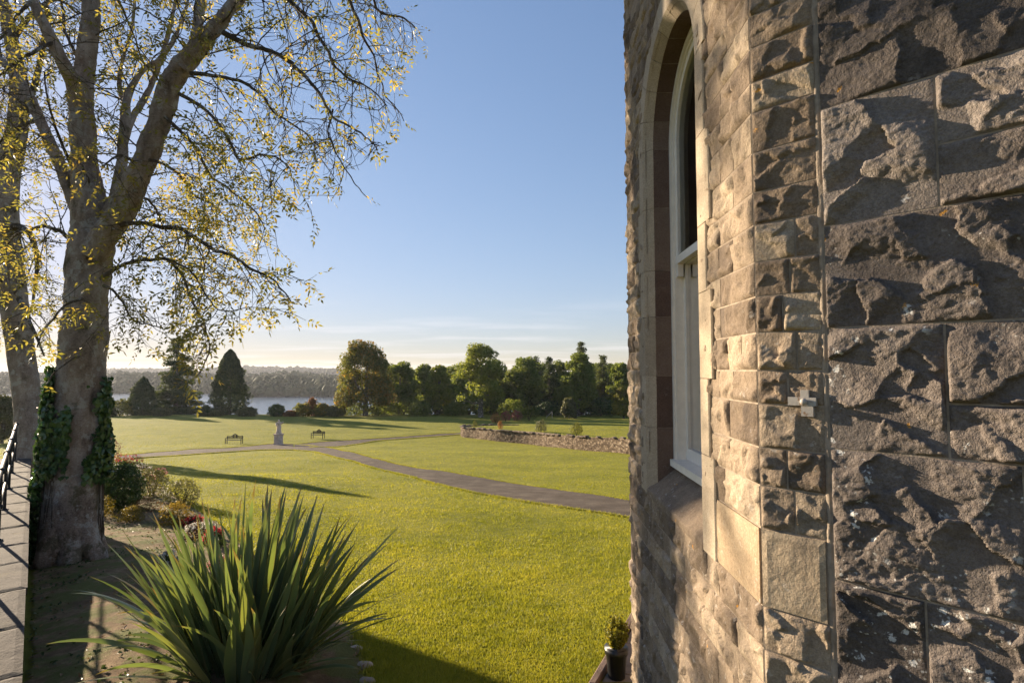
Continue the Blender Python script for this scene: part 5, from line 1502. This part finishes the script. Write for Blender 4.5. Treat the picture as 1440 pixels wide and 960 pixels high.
# pale handrail at the back of the upper lawn
hp_, _ = hit(np.array([773]), np.array([588.]), T, 60., 108.); hp_ = hp_[0]; kh = hp_[1] / FPX
M_hr = plain('pale_metal', (.30, .29, .27), .4, .4)
HR = empty('handrail', hp_, 'pale sloping handrail at the back of the upper lawn', 'handrail')
a_ = hp_ + [-4.5 * kh, 0, 2.0 * kh]; b_ = hp_ + [3.5 * kh, 0, 9.5 * kh]
mb = MB(); mb.tube([a_, b_], .045, 6); mb.build('rail', [M_hr], HR)
for c0, h_ in ((a_, a_[2]), (b_, b_[2])):
    mb = MB(); mb.tube([[c0[0], c0[1], float(T(c0[0], c0[1])) - .1], [c0[0], c0[1], c0[2]]], .04, 6); mb.build('post', [M_hr], HR)

# ================================================================== TREES BEYOND THE LAWN
M_oak = foliage('broad_leaf', (.075, .115, .026), (.14, .19, .042), (.24, .26, .06), .5, .6, .2)
M_autumn = foliage('autumn_leaf', (.065, .092, .022), (.13, .145, .034), (.36, .20, .04), 0.5, .6, .2, nscale=.16)
M_bright = foliage('fresh_leaf', (0.1, 0.14, 0.028), (0.18, 0.225, 0.045), (0.28, 0.3, 0.065), 0.52, .6, .2)
M_con = foliage('conifer_needles', (0.03, 0.05, 0.022), (0.055, 0.085, 0.034), (0.105, 0.13, 0.05), 0.35, .7, .15)
M_pine = foliage('pine_needles', (0.05, 0.072, 0.03), (0.085, 0.115, 0.045), (0.15, 0.16, 0.06), 0.38, .7, .15)
M_yellow = foliage('yew_gold', (0.08, 0.09, 0.015), (0.17, 0.17, 0.026), (0.28, 0.25, 0.04), 0.4, .6, .2)
M_trunk = bark('far_bark', (.06, .05, .04), (.10, .085, .065), (.15, .13, .10), .3)
rf_ = np.random.default_rng(2024)
def crown_clumps(mb, clumps, n, s, r, asp=.75):
    cl = np.asarray(clumps); wgt = (cl[:, 3] * cl[:, 4]) ** 1.0; wgt = wgt / wgt.sum()
    idx = r.choice(len(cl), n, p=wgt); d = r.normal(0, 1, (n, 3)); d /= np.linalg.norm(d, axis=1, keepdims=True)
    k = .62 + .45 * r.random(n) ** .6
    C = cl[idx, :3] + d * cl[idx, 3:6] * k[:, None]
    C = C + .18 * s * r.normal(0, 1, (n, 3))
    mb.add(*leaf_quads(C, d + r.normal(0, .55, (n, 3)) + [0, 0, .25], s * r.uniform(.55, 1.35, n), asp, r, .1))
def tree_at(px, depth, top, wpx, kind, m_, label, name='broadleaf_tree', n=7000, base=None, trunk=.10, group='trees beyond the far edge of the lawn', lean=0.0, s=None):
    x_, f_, u_ = ray(px, 580.); X = x_ / f_ * depth
    gz = float(G(X, depth)) - .1
    xt, ft, ut = ray(px, top); ztop = CAM[2] + ut / ft * depth
    h = (ztop - gz) * 1.05; w = wpx * depth / FPX; k = depth / FPX
    P = np.array([X, depth, gz])
    e = empty(name, P, label, 'tree', group)
    mb = MB(); tk = MB(); r = rf_
    s = s or .0036 * depth
    n = int(n * 1.9)
    if kind == 'broad':
        cl = []
        lo_ = h * trunk
        nC = 85
        for q in range(nC):
            d = r.normal(0, 1, 3); d /= np.linalg.norm(d); rr_ = r.uniform(.45, 1) ** .6
            zc = (d[2] * rr_ * .5 + .5)
            prof = np.sin(np.pi * np.clip(zc * .74 + .24, 0, 1)) ** .55
            dh = d[:2] / (np.linalg.norm(d[:2]) + 1e-6) * rr_ * r.uniform(.3, 1) ** .5
            cr = w * r.uniform(.075, .145)
            cl.append((X + dh[0] * (w / 2 - cr * .7) * prof + lean * zc * w, depth + dh[1] * (w / 2 - cr * .7) * prof, gz + lo_ + cr * .6 + zc * (h - lo_ - cr * 1.5), cr, cr, cr * .72))
        for q in range(6): 
            a = r.uniform(0, 6.28); cr = w * .13; cl.append((X + math.cos(a) * w * .12, depth + math.sin(a) * w * .12, gz + h - cr * r.uniform(.75, 1.6), cr, cr, cr * .7))
        crown_clumps(mb, cl, n, s, r)
        tk.tube([P + [0, 0, -.2], P + [0, 0, h * .12], P + [w * .01, 0, h * .35], P + [w * .02, 0, h * .75]], [h * .040, h * .028, h * .022, h * .006], 10, wob=.1)
        for q in range(9):
            c0 = np.array(cl[r.integers(nC)][:3]); b0 = P + [0, 0, h * r.uniform(.14, .42)]; md = (b0 + c0) / 2 + [0, 0, -h * .03]
            tk.tube([b0, md, c0], [h * .014, h * .009, h * .003], 6)
    elif kind == 'cone':          # dense pointed or columnar conifer
        nn = n; zt = r.random(nn) ** .85; 
        a = r.uniform(0, 2 * np.pi, nn)
        prof = np.clip((1 - zt) * 1.25, 0, 1) ** .62 * np.clip(.62 + zt * 2.2, 0, 1)
        lum = 1 + .42 * fbm(p3(np.cos(a) * 1.8, np.sin(a) * 1.8, zt * 6 + px), 3) + .30 * fbm(p3(np.cos(a) * 4, np.sin(a) * 4, zt * 15 + px), 2)
        rr_ = w / 2 * prof * lum * (.55 + .45 * r.random(nn) ** .4)
        C = np.stack([X + np.cos(a) * rr_, depth + np.sin(a) * rr_, gz + h * (.015 + zt * .985)], -1)
        mb.add(*leaf_quads(C, np.stack([np.cos(a), np.sin(a), .5 + 0 * a], -1) + r.normal(0, .5, (nn, 3)), s * .8 * r.uniform(.5, 1.3, nn), .55, r, .1))
        tk.tube([P + [0, 0, -.2], P + [0, 0, h * .5], P + [0, 0, h * .97]], [h * .03, h * .02, h * .004], 8)
    else:                         # 'layer': cedar or pine with flat tiers
        cl = []; nT = 15
        for q in range(nT):
            z_ = .12 + .86 * (q / (nT - 1)) ** .92
            wr = w / 2 * np.clip((1.06 - z_) ** (.55 if kind == 'layer' else .35), .18, 1) * r.uniform(.75, 1.1)
            for b in range(int(5 + 3 * (1 - z_))):
                a = r.uniform(0, 6.28); 
                for f_ in (.45, .9):
                    cr = wr * .34 * (1.1 - .3 * f_)
                    cl.append((X + math.cos(a) * wr * f_ * .85, depth + math.sin(a) * wr * f_ * .85, gz + h * z_ - (1 - z_) * h * .05 * f_ + r.normal(0, h * .008), max(cr, h * .03), max(cr, h * .03), h * .030))
                tk.tube([P + [0, 0, h * (z_ + .02)], np.array([X + math.cos(a) * wr * .8, depth + math.sin(a) * wr * .8, gz + h * z_ - (1 - z_) * h * .04])], [h * .006, h * .002], 5)
        cl.append((X, depth, gz + h * .985, h * .03, h * .03, h * .025))
        crown_clumps(mb, cl, n, s * .85, r, .6)
        tk.tube([P + [0, 0, -.2], P + [0, 0, h * .5], P + [0, 0, h * .97]], [h * .032, h * .02, h * .005], 8)
    tk.build('trunk', [M_trunk], e); mb.build('crown', [m_], e)
    return e
# left group in front of the lake
tree_at(200, 116, 533, 42, 'cone', M_con, 'squat dark round topped conifer at the left of the lake group', 'conifer', 5200, s=.55)
tree_at(248, 124, 482, 68, 'layer', M_con, 'tall tiered cedar standing in front of the lake', 'cedar_tree', 15000)
tree_at(322, 118, 496, 54, 'cone', M_con, 'broad pointed dark cypress alone before the lake', 'cypress_tree', 7500, s=.6)
tree_at(118, 40, 480, 52, 'cone', M_con, 'narrow dark cypress mostly hidden by the big tree trunk', 'cypress_tree', 5200, group=None, s=.22)
# the big maple and the trees to its right
tree_at(514, 113, 479, 100, 'broad', M_autumn, 'wide dark maple with orange tinted left side by the lake', 'maple_tree', 12000, trunk=.05)
tree_at(561, 121, 510, 62, 'broad', M_oak, 'dark rounded tree tucked against the right of the orange maple', n=7000, trunk=.04)
tree_at(596, 132, 514, 44, 'broad', M_oak, 'dark tree peeping above the bright green tree', n=5000)
tree_at(616, 117, 516, 48, 'broad', M_bright, 'bright yellow green tree between two taller dark ones', n=7000, trunk=.06)
tree_at(676, 108, 485, 82, 'broad', M_bright, 'tall open crowned tree with a bare lower trunk', n=9000, trunk=.17)
tree_at(700, 122, 520, 50, 'broad', M_oak, 'shorter tree behind the tall open crowned one', n=5200, trunk=.05)
tree_at(736, 120, 504, 68, 'broad', M_oak, 'broad dark green tree behind the red border shrubs', n=8000, trunk=.04)
tree_at(772, 126, 507, 44, 'layer', M_con, 'dark spruce between two broad trees', 'conifer', 6000)
tree_at(790, 119, 545, 36, 'broad', M_oak, 'low dark tree at the foot of the spruce', n=3800, trunk=.03)
tree_at(813, 112, 500, 62, 'broad', M_oak, 'large full tree with a flat topped tuft at right', n=9000, trunk=.06)
tree_at(818, 118, 487, 44, 'layer', M_pine, 'flat topped pine rising above the large right tree', 'pine_tree', 5000)
tree_at(848, 128, 505, 40, 'layer', M_pine, 'thin pine at the right of the wood', 'pine_tree', 5000)
tree_at(872, 120, 512, 46, 'broad', M_oak, 'dark tree beside the building edge behind the golden one', n=6000, trunk=.04)
tree_at(900, 124, 508, 50, 'layer', M_con, 'dark conifer half hidden by the building', 'conifer', 5000)
tree_at(877, 104, 543, 40, 'broad', M_yellow, 'low golden yew near the building edge', n=6000, trunk=.02)
tree_at(800, 104, 560, 26, 'broad', M_olive, 'small pale bush tree at the edge of the upper lawn', n=3500, trunk=.02)
tree_at(752, 134, 506, 60, 'layer', M_con, 'tall dark conifer at the back of the wood', 'conifer', 5000)
tree_at(650, 134, 522, 60, 'broad', M_oak, 'dark tree at the back between the two bright trees', n=5000)
tree_at(835, 134, 512, 70, 'broad', M_oak, 'dense dark tree at the back of the right wood', n=6000)
tree_at(940, 118, 500, 80, 'broad', M_oak, 'large dark tree behind the building', n=5000)
tree_at(4, 62, 556, 60, 'broad', M_olive, 'rounded brownish tree left of the second grey trunk', n=6000, trunk=.04, group=None)
for a in [(548, 141, 514, 60, 'tall dark tree behind the maple and its neighbour'), (578, 143, 520, 60, 'rounded tree at the back left of the bright green tree'), (634, 142, 516, 62, 'rounded tree at the back right of the bright green tree'), (698, 143, 508, 64, 'tall tree at the back beside the open crowned tree'),
          (762, 144, 512, 66, 'broad tree at the back behind the dark spruce'), (792, 142, 510, 60, 'broad tree at the back left of the large right tree'), (858, 143, 512, 66, 'broad tree at the back behind the thin pine')]:
    tree_at(a[0], a[1], a[2], a[3], 'broad', M_oak, a[4], n=5200, trunk=.03)
# bushes along the lake shore
for a in [(168, 586, 34, 22, M_lime, 'yellow green bush at the left end of the shore bushes', 112), (152, 587, 22, 14, M_olive, 'dull green bush beside the big trunk on the shore', 110), (228, 588, 26, 12, M_olive, 'pale bush between the squat conifer and the cedar', 113),
          (288, 588, 20, 14, M_con, 'dark bush between cedar and cypress', 113), (304, 588, 18, 8, M_olive, 'low bush at the foot of the cypress', 112), (347, 588, 28, 12, M_olive, 'low grey green bush right of the cypress', 112),
          (389, 588, 22, 17, M_yew, 'round dark bush alone before the water', 112), (409, 588, 20, 8, M_rusty, 'low rusty bush right of the round dark one', 112), (426, 588, 24, 18, M_autumn, 'orange brown bush on the shore', 112), (438, 588, 18, 24, M_rusty, 'tall reddish bush beside the maple', 114),
          (454, 588, 26, 17, M_autumn, 'mixed autumn bush under the maple edge', 112), (473, 588, 26, 15, M_olive, 'olive bush under the left side of the maple', 111), (640, 588, 34, 18, M_oak, 'dark bush between the bright trees', 113), (590, 588, 34, 18, M_oak, 'dark bush below the bright yellow green tree', 113), (720, 588, 40, 22, M_oak, 'dark undergrowth bush behind the red shrubs', 112), (770, 588, 44, 20, M_yew, 'dark undergrowth bush right of the handrail', 112), (845, 588, 50, 24, M_yew, 'dark undergrowth bush left of the golden yew', 112), (540, 588, 40, 18, M_oak, 'dark bush in the shade of the maple', 115), (500, 588, 44, 16, M_oak, 'low spreading bush beneath the maple crown', 117), (568, 588, 44, 26, M_oak, 'tall dark bush under the tree right of the maple', 118), (612, 588, 50, 22, M_yew, 'wide dark bush behind the bright green tree', 121), (660, 588, 44, 30, M_yew, 'dark bush filling the gap behind the bare trunk', 119),
          (690, 588, 50, 30, M_oak, 'leafy bush behind the tall open crowned tree', 120), (740, 588, 60, 34, M_yew, 'broad dark bush below the wood behind the red border', 124), (800, 588, 60, 34, M_yew, 'broad dark bush below the large right tree', 124), (870, 588, 60, 34, M_yew, 'broad dark bush behind the golden yew', 126), (672, 588, 64, 34, M_oak, 'wide leafy bush seen past the bare lower trunk', 128), (583, 588, 60, 32, M_oak, 'wide leafy bush left of the bright green tree', 127), (712, 588, 56, 30, M_yew, 'dark bush behind the deep red border shrubs', 127), (826, 588, 60, 34, M_oak, 'wide leafy bush at the back between large right tree and thin pine', 128), (262, 588, 34, 10, M_con, 'dark bush at the foot of the cedar', 121), (214, 588, 26, 10, M_yew, 'dark bush right of the squat conifer', 118)]:
    bush(a[0], a[1], a[2], a[3], a[4], a[5], n=2200, s=.34, name='bush', cat='bush', rough=.4, depth=a[6])
bush(3, 628, 30, 34, M_rusty, 'brown bush in the corner beyond the iron railing', 3000, .07, depth=20)
bush(26, 628, 26, 16, M_lime, 'pale yellow bush behind the railing end', 1500, .1, depth=26)

# ================================================================== WOODS ON THE FAR SHORE
M_wood = foliage('far_wood', (.016, .030, .008), (.036, .052, .013), (.075, .072, .019), .12, .8, .1, nscale=.012)
rh = np.random.default_rng(6)
def canopy(n, y0, y1, a0, a1, r0, r1, mb):
    y = rh.uniform(y0, y1, n); a = rh.uniform(a0, a1, n); x = a * y
    z = G(x, y); keep = z > -27.4; x, y, z = x[keep], y[keep], z[keep]; n = len(x)
    rr_ = rh.uniform(r0, r1, n) * (1 + .35 * vnoise(p3(x * .02, y * .02, 1.)))
    C = p3(x, y, z + rr_ * .55)
    sc = np.stack([rr_, rr_, rr_ * rh.uniform(.8, 1.5, n)], -1)
    V = C[:, None] + IV[None] * sc[:, None] * (1 + .35 * vnoise(C[:, None] * .7 + IV[None] * 2.1))[..., None]
    F = IF[None] + (np.arange(n) * len(IV))[:, None, None]
    mb.add(V.reshape(-1, 3), F.reshape(-1, 3))
mb = MB()
canopy(3000, 606, 800, -.58, -.1, 3.6, 6.2, mb)
canopy(1100, 690, 800, -.98, -.5, 3.5, 6.0, mb)
canopy(3600, 830, 1120, -.98, -.2, 4.0, 6.5, mb)
canopy(3000, 1900, 2500, -.85, -.2, 5, 8, mb)
tag(mb.build('far_woods', [M_wood]), 'hazy wooded hills along the far shore of the lake', 'woods', kind='stuff')

# ================================================================== HAZE
t = NT('haze_air')
v = t.new('ShaderNodeVolumePrincipled')
v.inputs['Color'].default_value = (.86, .90, 1.0, 1); v.inputs['Density'].default_value = .000085; v.inputs['Anisotropy'].default_value = .3
t.l.new(v.outputs[0], t.out.inputs['Volume'])
hz = MB()
x0, x1, y0, y1, z0, z1 = -4700, 4700, -320, 3600, -36, 24
hz.add([(x0, y0, z0), (x1, y0, z0), (x1, y1, z0), (x0, y1, z0), (x0, y0, z1), (x1, y0, z1), (x1, y1, z1), (x0, y1, z1)], [(3, 2, 1, 0), (4, 5, 6, 7), (0, 1, 5, 4), (1, 2, 6, 5), (2, 3, 7, 6), (3, 0, 4, 7)])
tag(hz.build('haze', [t.m]), 'thin pale haze fading the far hills', 'haze', kind='stuff')
